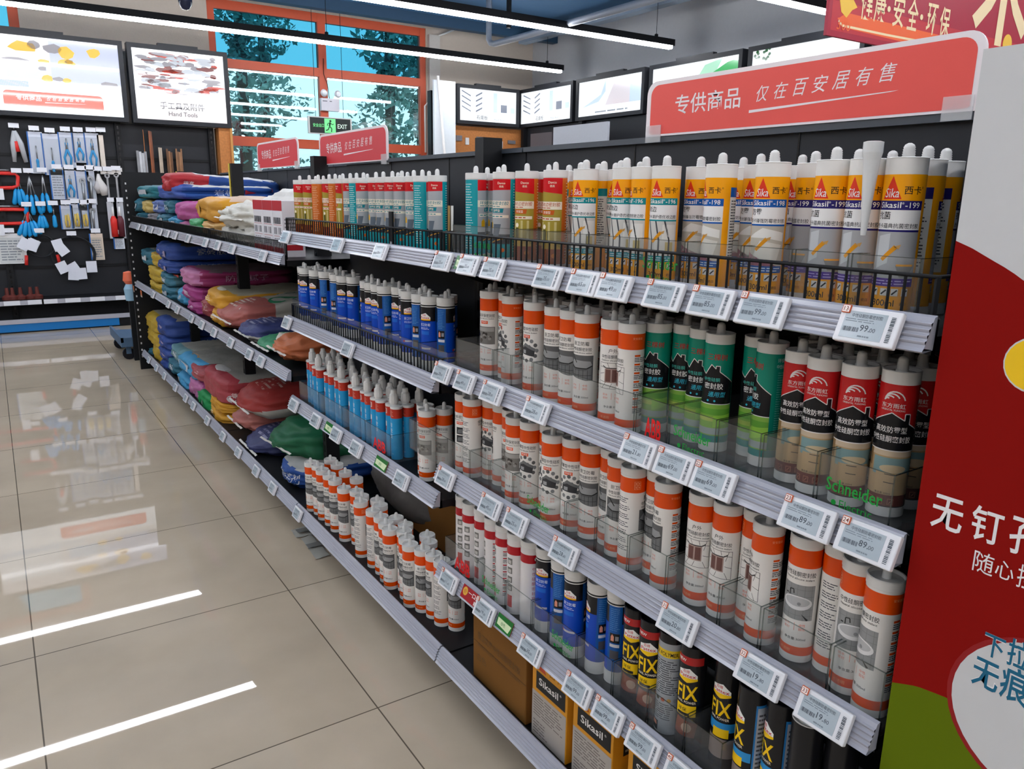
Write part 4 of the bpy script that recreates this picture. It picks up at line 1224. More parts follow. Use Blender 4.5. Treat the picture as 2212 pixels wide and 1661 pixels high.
def g_davco(gold):
    g = G()
    cg = math.pi * R0
    base = P('a08c34') if gold else P('a2a4a6')
    side = P('c8641e') if gold else P('14949c')
    bot = P('9a4422') if gold else P('14949c')
    g.rect(-cg, 0.019, cg, 0.1955, side, 1)
    L, Rr = -0.034, 0.034
    g.rect(L, 0.05, Rr, 0.1955, base, 2).rect(L, 0.019, Rr, 0.05, bot, 2)
    g.poly([(L, 0.170), (Rr, 0.163 if gold else 0.172), (Rr, 0.1955), (L, 0.1955)], P('c4141c'), 3)
    g.text('Davco', 0.012, 0.184, 0.005, cCR, 4, 0.01).text('德高', 0.012, 0.1765, 0.005, cCR, 4, 0.0)
    band = P('e8ddc8')
    ink = P('b0421c') if gold else P('127a84')
    g.rect(L, 0.1315, Rr, 0.1475, band, 3).text('瓷砖收边密封胶' if gold else '环保密封胶', 0.0, 0.1375, 0.0085, ink, 4, 0.01, w=0.058, shear=0.15).lines(-0.028, 0.02, 0.1325, 0.1365, 1, ink, 4, 3, 0.4)
    g.poly([(-0.016, 0.1205), (0.016, 0.1205), (0.018, 0.130), (-0.014, 0.130)], ink if not gold else P('c45a1c'), 3).text('环保型' if gold else '防霉型', 0.0, 0.1222, 0.006, band, 4, 0.01)
    g.rect(-0.03, 0.109, 0.03, 0.1155, band, 3).lines(-0.028, 0.028, 0.110, 0.1145, 1, ink, 4, 4, 0.5)
    if gold:
        for a in (-0.026, -0.016, 0.004, 0.018):
            g.rect(a, 0.052, a + 0.005, 0.106, P('c8b878'), 3)
        g.rect(-0.012, 0.055, -0.001, 0.090, P('4c4a1c'), 3).poly([(-0.034, 0.05), (0.034, 0.05), (0.02, 0.062), (-0.034, 0.062)], P('c49a3c'), 4)
        g.disc(-0.006, 0.096, 0.005, cCR, 4, 8).disc(0.018, 0.036, 0.005, P('e07a1c'), 4, 8)
    else:
        g.poly([(-0.024, 0.085), (-0.012, 0.085), (-0.012, 0.097), (-0.018, 0.104), (-0.024, 0.097)], P('d8a41c'), 3)
        g.rect(L, 0.05, Rr, 0.072, P('2c343c'), 3).poly([(-0.012, 0.066), (0.006, 0.066), (0.012, 0.095), (-0.008, 0.095)], P('5c6670'), 4).line([(-0.02, 0.052), (0.03, 0.066)], 0.002, P('e0a02c'), 5)
        g.disc(0.016, 0.036, 0.005, P('d86a1c'), 4, 8)
    for c in (0.058, -0.058):
        g.lines(c - 0.013, c + 0.013, 0.03, 0.188, 26, P('d8e4e0' if not gold else 'e8c8a0'), 2, 9, 0.22)
    return g
def g_orange(pic):
    g = G()
    cg = math.pi * R0
    g.rect(-cg, 0.004, cg, 0.193, P('e2ddd6'), 1)
    g.rect(-cg, 0.163, cg, 0.193, cOR, 2).rect(-cg, 0.0125, cg, 0.0275, cOR, 2)
    oo = P('f0a070')
    def seal(c):
        g.rect(c - 0.0065, 0.1705, c + 0.0065, 0.1865, oo, 3)
        for a in (-0.0058, 0.0004):
            for b in (0.1712, 0.1790):
                g.rect(c + a, b, c + a + 0.0054, b + 0.0068, cOR, 4).rect(c + a + 0.0015, b + 0.002, c + a + 0.004, b + 0.005, oo, 5)
    seal(-0.034); 
    g.text('安安居选', 0.05, 0.182, 0.0045, oo, 3)
    nm = {'bath': ('厨卫防霉', '中性硅酮密封胶', 'Anti-mold silicone sealant'), 'house': (None, '防霉型中性硅胶', 'Neutral Silicone Sealant'), 'window': ('户外', '中性硅酮密封胶', 'Outdoor silicone sealant'),
          'sink': (None, '中性硅酮密封胶', 'Neutral silicone sealant'), 'kitchen': (None, '家装环保密封胶', 'Quality Silicone Sealant'), 'car': (None, '全能密封胶', 'Silicone Sealant')}[pic]
    y = 0.1545
    if nm[0]:
        g.text(nm[0], 0, 0.1475, 0.0085, cK, 2, 0.005); y = 0.1455
        g.text(nm[1], 0, 0.1365, 0.0075, cK, 2, 0.008, w=0.048).text(nm[2], 0, 0.1315, 0.0034, cK, 2, 0.012, w=0.048)
    else:
        g.text(nm[1], 0, 0.1475, 0.0085, cK, 2, 0.008, w=0.052).text(nm[2], 0, 0.142, 0.0034, cK, 2, 0.012, w=0.048)
        if pic != 'sink':
            g.rect(-0.012, 0.131, 0.008, 0.1385, cOR, 2).text('环保型', -0.002, 0.1325, 0.005, cW, 3)
    if pic == 'bath':
        g.rect(-0.028, 0.076, 0.028, 0.128, P('5c5c5c'), 2)
        g.poly([(-0.028, 0.107), (-0.012, 0.100), (0.014, 0.100), (0.026, 0.106), (0.022, 0.116), (-0.018, 0.118)], P('8f8f8f'), 3)
        g.poly([(-0.028, 0.076), (0.024, 0.076), (0.024, 0.104), (0.012, 0.096), (-0.012, 0.096), (-0.028, 0.104)], P('6c6c6c'), 3)
        for u in (-0.02, -0.011, -0.002, 0.007, 0.016):
            g.line([(u, 0.076), (u, 0.098)], 0.0008, P('2a2a2a'), 4)
        g.line([(-0.028, 0.087), (0.024, 0.087)], 0.0008, P('2a2a2a'), 4).line([(-0.026, 0.108), (-0.012, 0.101), (0.014, 0.101), (0.026, 0.107)], 0.0022, P('2a2a2a'), 4).line([(-0.02, 0.128), (-0.008, 0.112)], 0.002, P('242424'), 4)
        g.poly([(-0.028, 0.0745), (0.02, 0.0745), (-0.028, 0.0845)], P('e2ddd6'), 5)
    elif pic == 'house':
        g.poly([(-0.018, 0.095), (0.018, 0.090), (0.02, 0.104), (0.008, 0.116), (-0.016, 0.112)], P('3a3a3c'), 2).poly([(-0.02, 0.106), (-0.004, 0.120), (0.022, 0.108), (0.018, 0.103), (-0.004, 0.112)], P('6a6a6a'), 3).rect(-0.012, 0.096, -0.002, 0.104, P('9a9a9a'), 3)
        for j in range(12):
            a = 2 * math.pi * j / 12
            g.disc(0.024 * math.cos(a), 0.104 + 0.024 * math.sin(a), 0.0045, P('5a5a5a' if j % 2 else '7c7c7c'), 2, 10)
    elif pic == 'window':
        ln = P('4a4644')
        g.line([(-0.027, 0.078), (0.026, 0.076), (0.026, 0.128), (-0.027, 0.128), (-0.027, 0.078)], 0.0008, ln, 2)
        for a, b, c, d in ((-.027, .12, -.012, .118), (-.027, .105, -.016, .108), (-.027, .092, -.014, .09), (.012, .12, .026, .118), (.014, .1, .026, .097), (-.01, .128, -.006, .119), (.006, .128, .008, .12), (-.012, .09, -.02, .078), (.014, .088, .02, .076), (0, .088, -.004, .078), (.015, .11, .02, .128)):
            g.line([(a, b), (c, d)], 0.0008, ln, 2)
        g.rect(-0.015, 0.089, 0.012, 0.117, P('a58a80'), 2).rect(-0.013, 0.091, -0.003, 0.115, P('6c4a44'), 3).rect(0.0, 0.091, 0.010, 0.115, P('6c4a44'), 3).line([(-0.02, 0.122), (-0.012, 0.118), (0.012, 0.118), (0.018, 0.122)], 0.002, ln, 3)
    elif pic == 'sink':
        g.rect(-0.027, 0.074, 0.027, 0.134, P('8f8f8e'), 2)
        for j in range(5):
            g.line([(-0.027, 0.082 + j * 0.011), (0.027, 0.082 + j * 0.011)], 0.0004, P('6f6f6e'), 3).line([(-0.022 + j * 0.011, 0.074), (-0.022 + j * 0.011, 0.134)], 0.0004, P('6f6f6e'), 3)
        g.disc(0.0, 0.103, 0.024, P('dad8d6'), 4, 24, 0.012).disc(0.0, 0.105, 0.020, P('b4b3b2'), 5, 24, 0.008).disc(0.004, 0.102, 0.003, P('8a8a8a'), 6, 8)
        g.line([(-0.012, 0.114), (-0.012, 0.124), (-0.006, 0.125), (-0.005, 0.118)], 0.0015, P('2c2c2c'), 6).line([(-0.019, 0.116), (-0.015, 0.116)], 0.002, P('2c2c2c'), 6).poly([(0.008, 0.086), (0.020, 0.076), (0.017, 0.074)], P('3a3a3a'), 6)
    elif pic == 'kitchen':
        g.rect(-0.027, 0.08, 0.027, 0.124, P('77736e'), 2).rect(-0.024, 0.112, 0.024, 0.122, P('a09c96'), 3)
        R = random.Random(3)
        for j in range(14):
            g.disc(R.uniform(-.022, .022), R.uniform(.084, .108), R.uniform(.002, .005), P(R.choice(['3a3532', '57504a', '94908a'])), 3, 7)
    else:
        for b in (0.082, 0.104):
            g.rect(-0.012, b, 0.012, b + 0.019, P('333234'), 2).poly([(-0.009, b + 0.003), (0.008, b + 0.003), (0.006, b + 0.015), (-0.006, b + 0.013)], P('6a6a6c'), 3)
    g.text('防水', -0.012, 0.063, 0.0048, cOR, 2).text('密封', -0.012, 0.0565, 0.0048, cOR, 2).rect(0.0, 0.0555, 0.0006, 0.069, cOR, 2).text('中性', 0.012, 0.063, 0.0048, cOR, 2).text('固化', 0.012, 0.0565, 0.0048, cOR, 2)
    g.text('净含量:300ml', 0.002, 0.0385, 0.005, cK, 2, 0.008, w=0.034).text('半透明', -0.012, 0.0165, 0.006, oo, 3)
    # back text column with orange headings
    for k in range(7):
        v = 0.150 - k * 0.0165
        g.rect(0.045, v, 0.057, v + 0.0035, cOR, 2).lines(0.045, 0.074, v - 0.0105, v - 0.001, 3, cDG, 2, k, 0.5)
        g.lines(-0.076, -0.046, v - 0.010, v + 0.002, 3, cDG, 2, k + 9, 0.4)
    g.bars(0.062, 0.034, 0.073, 0.05, cK, 2, 8, 2, True)
    return g
def roof(g, peak, chim, c_top, c_bot, v0, vt, w=0.034):
    pass
def g_green():
    g = G(); cg = math.pi * R0
    te = P('0e8a72')
    g.rect(-cg, 0.030, cg, 0.194, te, 1)
    g.text('三棵树', 0.0, 0.166, 0.0115, P('a8322e'), 2, 0.02, w=0.036)
    h = [(-0.034, 0.149), (-0.020, 0.140), (-0.009, 0.158), (-0.001, 0.151), (-0.001, 0.156), (0.006, 0.156), (0.006, 0.146), (0.034, 0.126)]
    for (a, b), (c, d) in zip(h, h[1:]):
        if abs(c - a) > 1e-6:
            g.poly([(a, 0.088), (c, 0.088), (c, d), (a, b)], cK, 2)
    g.line(h, 0.0013, cW, 3)
    g.text('中性硅酮', -0.008, 0.128, 0.007, P('4cc0b0'), 4).text('密封胶', -0.004, 0.1145, 0.011, cW, 4, 0.01).text('通用型', 0.002, 0.1005, 0.0095, P('35b4cc'), 4, 0.012, shear=0.2)
    g.disc(-0.012, 0.0935, 0.002, P('35b4cc'), 4, 8).disc(0.0, 0.0935, 0.002, P('35b4cc'), 4, 8)
    g.rect(-0.034, 0.026, 0.034, 0.088, P('8ab84a'), 2).rect(-0.034, 0.068, 0.034, 0.079, P('6aa83c'), 3).rect(-0.034, 0.056, 0.034, 0.064, P('b8c85a'), 3).rect(-0.034, 0.032, 0.034, 0.044, P('a8b4ac'), 3)
    g.poly([(0.0, 0.045), (0.034, 0.055), (0.034, 0.07), (0.0, 0.066)], P('9cd04c'), 4).line([(-0.034, 0.0875), (0.034, 0.0875)], 0.0014, cW, 4)
    g.rect(-cg, 0.018, cg, 0.030, P('158a86'), 3)
    g.rect(0.036, 0.03, 0.0365, 0.19, P('0c7a66'), 2)
    g.text('环保通用型', 0.056, 0.180, 0.007, P('b8dcd4'), 2, w=0.032).text('中性硅酮密封胶', 0.056, 0.170, 0.007, P('b8dcd4'), 2, w=0.034)
    g.lines(0.042, 0.072, 0.06, 0.165, 26, P('5cb8a8'), 2, 4, 0.3)
    g.lines(-0.072, -0.042, 0.06, 0.185, 26, P('5cb8a8'), 2, 5, 0.3)
    return g
def g_red():
    g = G(); cg = math.pi * R0
    rd = P('c01e20'); wt = P('e2dcd8')
    g.rect(-cg, 0.015, cg, 0.193, cK, 1).rect(-0.040, 0.10, 0.040, 0.193, rd, 2)
    for k, rr in enumerate((0.0145, 0.0115, 0.0085, 0.0055)):
        for j in range(9):
            a0, a1 = math.pi * (0.08 + .1 * k + (0.88 - .14 * k) * j / 9), math.pi * (0.08 + .1 * k + (0.88 - .14 * k) * (j + 1) / 9)
            cx_ = 0.001 - 0.003 * k
            g.poly([(cx_ + (rr - 0.0017) * math.cos(a0), 0.168 + (rr - 0.0017) * 1.1 * math.sin(a0)), (cx_ + rr * math.cos(a0), 0.168 + rr * 1.1 * math.sin(a0)), (cx_ + rr * math.cos(a1), 0.168 + rr * 1.1 * math.sin(a1)), (cx_ + (rr - 0.0017) * math.cos(a1), 0.168 + (rr - 0.0017) * 1.1 * math.sin(a1))], wt, 3)
    g.text('东方雨虹', 0, 0.1595, 0.007, wt, 3, 0.005, w=0.032).text('ORIENTAL YUHONG', 0, 0.1555, 0.0026, wt, 3, 0.0, w=0.032)
    h = [(-0.040, 0.131), (0.0, 0.153), (0.017, 0.143), (0.017, 0.1525), (0.024, 0.1525), (0.024, 0.138), (0.040, 0.129)]
    for (a, b), (c, d) in zip(h, h[1:]):
        if abs(c - a) > 1e-6:
            g.poly([(a, 0.099), (c, 0.099), (c, d), (a, b)], cK, 3)
    g.line(h, 0.0013, wt, 4)
    g.text('高效防霉型', 0.0, 0.124, 0.0095, wt, 4, 0.012, w=0.044).text('中性硅酮密封胶', 0.0, 0.1105, 0.0095, wt, 4, 0.012, w=0.058)
    g.rect(-0.040, 0.033, 0.040, 0.0985, P('b8986e'), 2).line([(-0.04, 0.0985), (0.04, 0.0985)], 0.0015, wt, 4)
    g.rect(-0.018, 0.062, 0.040, 0.088, P('7f9a98'), 3).rect(-0.034, 0.072, -0.022, 0.0985, P('8a6a44'), 3).rect(-0.022, 0.090, 0.040, 0.0985, P('cbb598'), 3).disc(0.01, 0.072, 0.018, P('cdb793'), 4, 16, 0.006).rect(-0.012, 0.034, 0.034, 0.066, P('bd9c70'), 4)
    for v in (0.052, 0.064):
        g.line([(0.0, v), (0.014, v - 0.001)], 0.0012, P('33271c'), 5)
    g.text('净含量:300ml', 0, 0.034, 0.0035, cK, 5, 0.005)
    g.rect(-cg, 0.0165, cg, 0.033, P('642018'), 3)
    for a in (-0.016, -0.002, 0.012):
        g.rect(a - 0.004, 0.019, a + 0.004, 0.028, P('b06a54'), 4).rect(a - 0.0032, 0.0198, a + 0.0032, 0.0272, P('642018'), 5).line([(a - 0.002, 0.021), (a + 0.002, 0.026)], 0.001, P('b06a54'), 6)
    for c in (0.058, -0.058):
        g.lines(c - 0.013, c + 0.013, 0.04, 0.18, 24, P('a89890'), 3, 9, 0.28)
    return g
def logo_px(g, c, v, s, lay):
    """a white plate with red lettering over a yellow base, in a house-like outline"""
    g.poly([(c - s, v), (c + s, v), (c + s, v + s * .55), (c + s * .2, v + s * 1.25), (c - s, v + s * .9)], cW, lay).poly([(c - s, v), (c + s, v), (c + s, v + s * .22), (c - s, v + s * .22)], P('f0b01c'), lay + 1)
    g.text('百得', c - s * .15, v + s * .72, s * .34, P('c01e20'), lay + 2, 0.01).text('Pattex', c, v + s * .27, s * .38, P('c01e20'), lay + 2, 0.02, w=s * 1.7)
def g_blue():
    g = G(); cg = math.pi * R0
    bl = P('0a46b4')
    g.rect(-cg, 0.182, cg, 0.210, P('dad7d2'), 1).rect(-cg, 0.1845, cg, 0.188, cK, 2)
    g.rect(-cg, 0.03, cg, 0.182, bl, 1).rect(-cg, 0.142, cg, 0.182, cK, 2)
    g.rect(-cg, 0.004, cg, 0.03, P('dad7d2'), 1)
    logo_px(g, 0, 0.1445, 0.0165, 3)
    g.text('厨卫防霉', 0, 0.128, 0.008, P('cfe0f4'), 3, 0.005, w=0.032).lines(-0.016, 0.016, 0.118, 0.125, 2, P('cfe0f4'), 3, 3, 0.3).rect(-0.014, 0.104, 0.012, 0.114, P('1464c8'), 3)
    g.rect(-0.018, 0.062, 0.016, 0.067, P('c8c4cc'), 3).disc(-0.018, 0.0645, 0.004, P('a03a5a'), 4, 8)
    for c, col in ((0.048, P('15559c')), (-0.055, P('15559c'))):
        g.rect(c - 0.016, 0.03, c + 0.014, 0.182, col, 3).lines(c - 0.012, c + 0.010, 0.125, 0.178, 12, P('4a8ac8'), 4, 5, 0.3)
        g.rect(c - 0.011, 0.098, c + 0.010, 0.120, cK, 4).poly([(c - 0.009, 0.102), (c - 0.002, 0.102), (c - 0.002, 0.113), (c - 0.006, 0.118), (c - 0.009, 0.112)], P('d89078'), 5).rect(c + 0.001, 0.104, c + 0.008, 0.114, P('8a8a90'), 5)
        g.rect(c - 0.011, 0.088, c + 0.010, 0.095, P('cfcfd4'), 4).rect(c - 0.010, 0.060, c + 0.009, 0.080, P('4c4c52'), 4)
    return g
def g_redband():
    g = G(); cg = math.pi * R0
    g.rect(-cg, 0.004, cg, 0.208, P('d9d4d2'), 1).rect(-cg, 0.158, cg, 0.180, P('ae1420'), 2)
    for v in (0.132, 0.108, 0.084, 0.062):
        g.rect(-0.010, v, 0.006, v + 0.016, P('6f6c68'), 2).rect(-0.007, v + 0.002, 0.003, v + 0.011, P('bab6b0'), 3)
    g.rect(-0.010, 0.018, 0.006, 0.050, P('c23a34'), 2)
    g.disc(-0.03, 0.169, 0.005, P('d9d4d2'), 3, 10)
    g.column('中性硅酮密封胶', -0.036, 0.140, 0.0085, P('b0303c'), 2, 0.0, 1.5)
    for k in range(7):
        v = 0.145 - k * 0.018
        g.rect(0.030, v, 0.042, v + 0.003, P('ae1420'), 2).lines(0.030, 0.066, v - 0.011, v - 0.002, 3, cDG, 2, k, 0.5)
    return g
def g_fix(kind):
    g = G(); cg = math.pi * R0
    y = P('f2c40e'); sil = P('9a9da0')
    if kind == 'silver':
        g.rect(-cg, 0.0, cg, 0.193, sil, 1).rect(-cg, 0.164, cg, 0.180, P('d8b41c'), 2).text('FIX POLYMER', 0.0, 0.167, 0.008, cK, 3, 0.015, w=0.05)
        g.lines(-0.03, 0.03, 0.085, 0.158, 16, cDG, 2, 3, 0.45).lines(-0.03, 0.03, 0.03, 0.066, 8, cDG, 2, 5, 0.4)
        for j in range(5):
            g.disc(-0.024 + j * 0.012, 0.074, 0.0042, P(['c8783c', '3c3a30', 'a84c30', 'b08a4c', '8a8c90'][j]), 3, 10)
        g.rect(-0.028, 0.004, -0.008, 0.024, cK, 2).poly([(-0.026, 0.014), (-0.010, 0.014), (-0.012, 0.022), (-0.024, 0.022)], P('d88a6c'), 3)
        return g
    g.rect(-cg, 0.0, cg, 0.210, cK, 1)
    if kind == 'filler':
        logo_px(g, -0.004, 0.10, 0.018, 2)
        g.text('填缝胶', 0, 0.085, 0.008, cW, 2, 0.01).text('GAP FILLER', 0, 0.074, 0.005, cW, 2, 0.01, w=0.035).poly([(-0.034, 0.03), (0.034, 0.03), (0.034, 0.05), (0.0, 0.066), (-0.034, 0.052)], P('2f9a7a'), 2)
        g.rect(0.036, 0.03, 0.07, 0.12, P('b8bab8'), 2).lines(0.04, 0.066, 0.035, 0.11, 10, cDG, 3, 2)
        return g
    if kind == 'fix_red':
        g.rect(-0.03, 0.176, 0.03, 0.192, P('b02424'), 2).text('NEW', -0.014, 0.181, 0.006, cW, 3, 0.01)
    logo_px(g, 0, 0.146, 0.0185, 3)
    g.poly([(-0.019, 0.146), (0.0, 0.140), (0.019, 0.146), (0.019, 0.150), (-0.019, 0.150)], y, 6)
    g.text('FIX', 0, 0.104, 0.030, y, 3, 0.03, w=0.042).text('NAIL POWER', 0, 0.097, 0.005, cCR, 3, 0.01, w=0.038)
    if kind == 'fix_blue':
        g.rect(-0.034, 0.074, 0.034, 0.092, P('2a8ac8'), 3).rect(-0.01, 0.062, 0.02, 0.080, y, 4).poly([(-0.034, 0.02), (0.034, 0.02), (0.034, 0.058), (-0.034, 0.062)], P('8a7a72'), 3)
        g.rect(0.036, 0.01, 0.074, 0.185, P('2c7ab8'), 2).rect(0.039, 0.015, 0.071, 0.180, P('9ea4ac'), 3).lines(0.042, 0.068, 0.02, 0.17, 18, cDG, 4, 3)
    else:
        g.rect(-0.02, 0.070, 0.02, 0.093, y, 3).text('环保', -0.006, 0.080, 0.008, cK, 4, 0.01).rect(-0.016, 0.071, 0.008, 0.077, cK, 4)
        g.poly([(-0.024, 0.03), (0.02, 0.026), (0.026, 0.056), (-0.016, 0.066)], P('7c3c24'), 3).disc(0.004, 0.046, 0.01, P('b0907c'), 4, 10)
    return g

SPEC = {  # kind: (graphic, description, nozzle style)
    'gold': (lambda: g_davco(True), 'gold and red sealant tube', 'round'),
    'teal': (lambda: g_davco(False), 'teal, grey and red sealant tube', 'round'),
    's196': (lambda: g_sika(cTEAL, '196', '收边', '西卡清护倍优收边胶', 196), 'yellow sealant tube with teal stripe', 'thread'),
    's198': (lambda: g_sika(cBLUE, '198', '防霉', '西卡臻强防霉密封胶', 198), 'yellow sealant tube with blue stripe', 'thread'),
    's199': (lambda: g_sika(cNAVY, '199', '抗菌', '西卡蕴典抗菌密封胶', 199), 'yellow sealant tube with navy stripe', 'thread'),
    'bath': (lambda: g_orange('bath'), 'orange-banded sealant tube, bathtub print', 'round'),
    'house': (lambda: g_orange('house'), 'orange-banded sealant tube, house print', 'round'),
    'window': (lambda: g_orange('window'), 'orange-banded sealant tube, window print', 'round'),
    'sink': (lambda: g_orange('sink'), 'orange-banded sealant tube, washbasin print', 'round'),
    'kitchen': (lambda: g_orange('kitchen'), 'orange-banded sealant tube, kitchen print', 'round'),
    'car': (lambda: g_orange('car'), 'orange-banded sealant tube, dark picture', 'round'),
    'green': (g_green, 'green sealant tube with black house', 'thread'),
    'red': (g_red, 'red and black sealant tube', 'thread'),
    'blue': (g_blue, 'blue and black sealant tube', 'round'),
    'rband': (g_redband, 'white sealant tube, dark red band', 'round'),
    'fixr': (lambda: g_fix('fix_red'), 'black adhesive tube, red top', 'none'),
    'fixb': (lambda: g_fix('fix_blue'), 'black adhesive tube, light blue panel', 'none'),
    'silver': (lambda: g_fix('silver'), 'silver-grey adhesive tube', 'none'),
    'filler': (lambda: g_fix('filler'), 'black gap filler tube, white top', 'cap'),
}
TUBES = {}
def tube_proto(kind):
    if kind in TUBES:
        return TUBES[kind]
    gfn, desc, noz = SPEC[kind]
    o = bpy.data.objects.new('adhesive_tube' if kind in ('fixr', 'fixb', 'silver', 'filler') else 'sealant_tube', None)
    o.empty_display_size = 0.02
    top = NOZ if noz != 'none' else cK
    body = P('dedbd6', 0.3) if kind not in ('fixr', 'fixb', 'filler', 'silver') else cK
    parts = []
    b = MB().lathe([(R0 - 0.003, 0.0), (R0, 0.0005), (R0, BH)], body, 48).lathe([(0, 0.002), (R0 - 0.003, 0.002)], body, 24)
    parts.append(b.build('tube_body'))
    mb = MB(); gfn().wrap(mb, R0); parts.append(mb.build('printed_label'))
    c = MB().lathe([(R0, BH), (R0 + 0.0006, BH + 0.0006), (R0 - 0.0004, BH + 0.0016), (R0 - 0.002, BH + 0.0012), (R0 - 0.002, BH - 0.004), (0.0065, BH - 0.003)], top, 36)
    c.lathe([(R0 + 0.0004, BH - 0.0135), (R0 + 0.0008, BH - 0.0125), (R0 + 0.0006, BH)], top, 36) if noz == 'round' else None
    parts.append(c.build('end_cap'))
    n = MB()
    if noz == 'thread':
        pr = [(0.0085, BH - 0.004)]
        for k in range(5):
            pr += [(0.0085 - k * .0002, BH + k * 0.0028), (0.0074 - k * .0002, BH + 0.0014 + k * 0.0028)]
        pr += [(0.0072, BH + 0.014), (0.0055, BH + 0.0175), (0.002, BH + 0.0195), (0, BH + 0.0195)]
        n.lathe(pr, top, 18, soft=True)
    elif noz == 'cap':
        n.lathe([(0.016, BH - 0.003), (0.015, BH + 0.02), (0.013, BH + 0.021), (0, BH + 0.021)], top, 24)
    else:
        n.lathe([(0.0065, BH - 0.004), (0.006, BH + 0.009), (0.0058, BH + 0.013), (0.0045, BH + 0.0165), (0.002, BH + 0.0182), (0, BH + 0.0185)], top, 16, soft=True)
    parts.append(n.build('nozzle'))
    for p in parts:
        COL.objects.unlink(p)
    TUBES[kind] = (o, parts)
    return TUBES[kind]
def dual_proto():
    if 'dual' in TUBES:
        return TUBES['dual']
    o = bpy.data.objects.new('twin_sealant_tube', None)
    r, h = 0.0205, 0.186
    body = P('1f93c8', 0.3)
    cap, labs, bods = MB(), [], []
    for s in (-1, 1):
        M = Matrix.Translation((s * 0.0212, 0, 0))
        g = G()
        cg = math.pi * r
        g.rect(-cg, 0.150, cg, h - 0.002, P('b8301f', .3), 1)
        if s > 0:
            g.lines(-0.014, 0.014, 0.155, 0.178, 5, P('e0a090'), 2, 3, 0.3)
            g.column('青瓷胶', 0.0, 0.118, 0.016, P('d8e8f0'), 2, 0.0, 1.25).text('真瓷胶', 0.004, 0.02, 0.004, P('a8d0e4'), 2)
        else:
            g.rect(-0.008, 0.158, 0.006, 0.176, P('e8d8d0'), 2).bars(-0.006, 0.160, 0.004, 0.174, P('b8301f'), 3, 6).rect(-0.006, 0.112, 0.004, 0.130, P('d8d4d4'), 2).rect(-0.004, 0.096, 0.002, 0.112, P('b8403c'), 2)
        m2 = MB(); g.wrap(m2, r, math.pi / 15)
        m2.v = [(x + s * 0.0212, y, z) for x, y, z in m2.v]
        labs.append(m2)
        bods.append(MB().lathe([(0, 0.001), (r - 0.001, 0.001), (r, 0.002), (r, h)], body, 30, M=M))
        cap.lathe([(r + 0.001, h - 0.003), (r + 0.001, h + 0.004), (r - 0.002, h + 0.005), (0, h + 0.005)], NOZ, 26, M=M)
    cap.lathe([(0.013, h + 0.004), (0.013, h + 0.012)], NOZ, 16)
    n = MB()
    n.lathe([(0.0145, h + 0.01), (0.0165, h + 0.014), (0.0165, h + 0.020), (0.0150, h + 0.040), (0.0105, h + 0.046), (0.0095, h + 0.057), (0.007, h + 0.059), (0, h + 0.059)], NOZ, 10, smooth=False)
    parts = [q.build('tube_body') for q in bods] + [q.build('printed_label') for q in labs] + [cap.build('flange'), n.build('ribbed_cap')]
    for p in parts:
        COL.objects.unlink(p)
    TUBES['dual'] = (o, parts)
    return TUBES['dual']

def put_tube(kind, x, y, z, a, label, group, sc=1.0):
    root, parts = dual_proto() if kind == 'dual' else tube_proto(kind)
    o = root.copy()
    COL.objects.link(o)
    o.location = (x, y, z)
    o.rotation_euler = (0, 0, a - math.pi / 2)
    sc = 0.9 if kind == 'dual' else sc
    o.scale = (sc, sc, sc)
    tag(o, label, 'sealant tube' if kind not in ('fixr', 'fixb', 'silver', 'filler') else 'adhesive tube', group)
    for p in parts:
        c = p.copy()
        COL.objects.link(c)
        c.parent = o
    return o

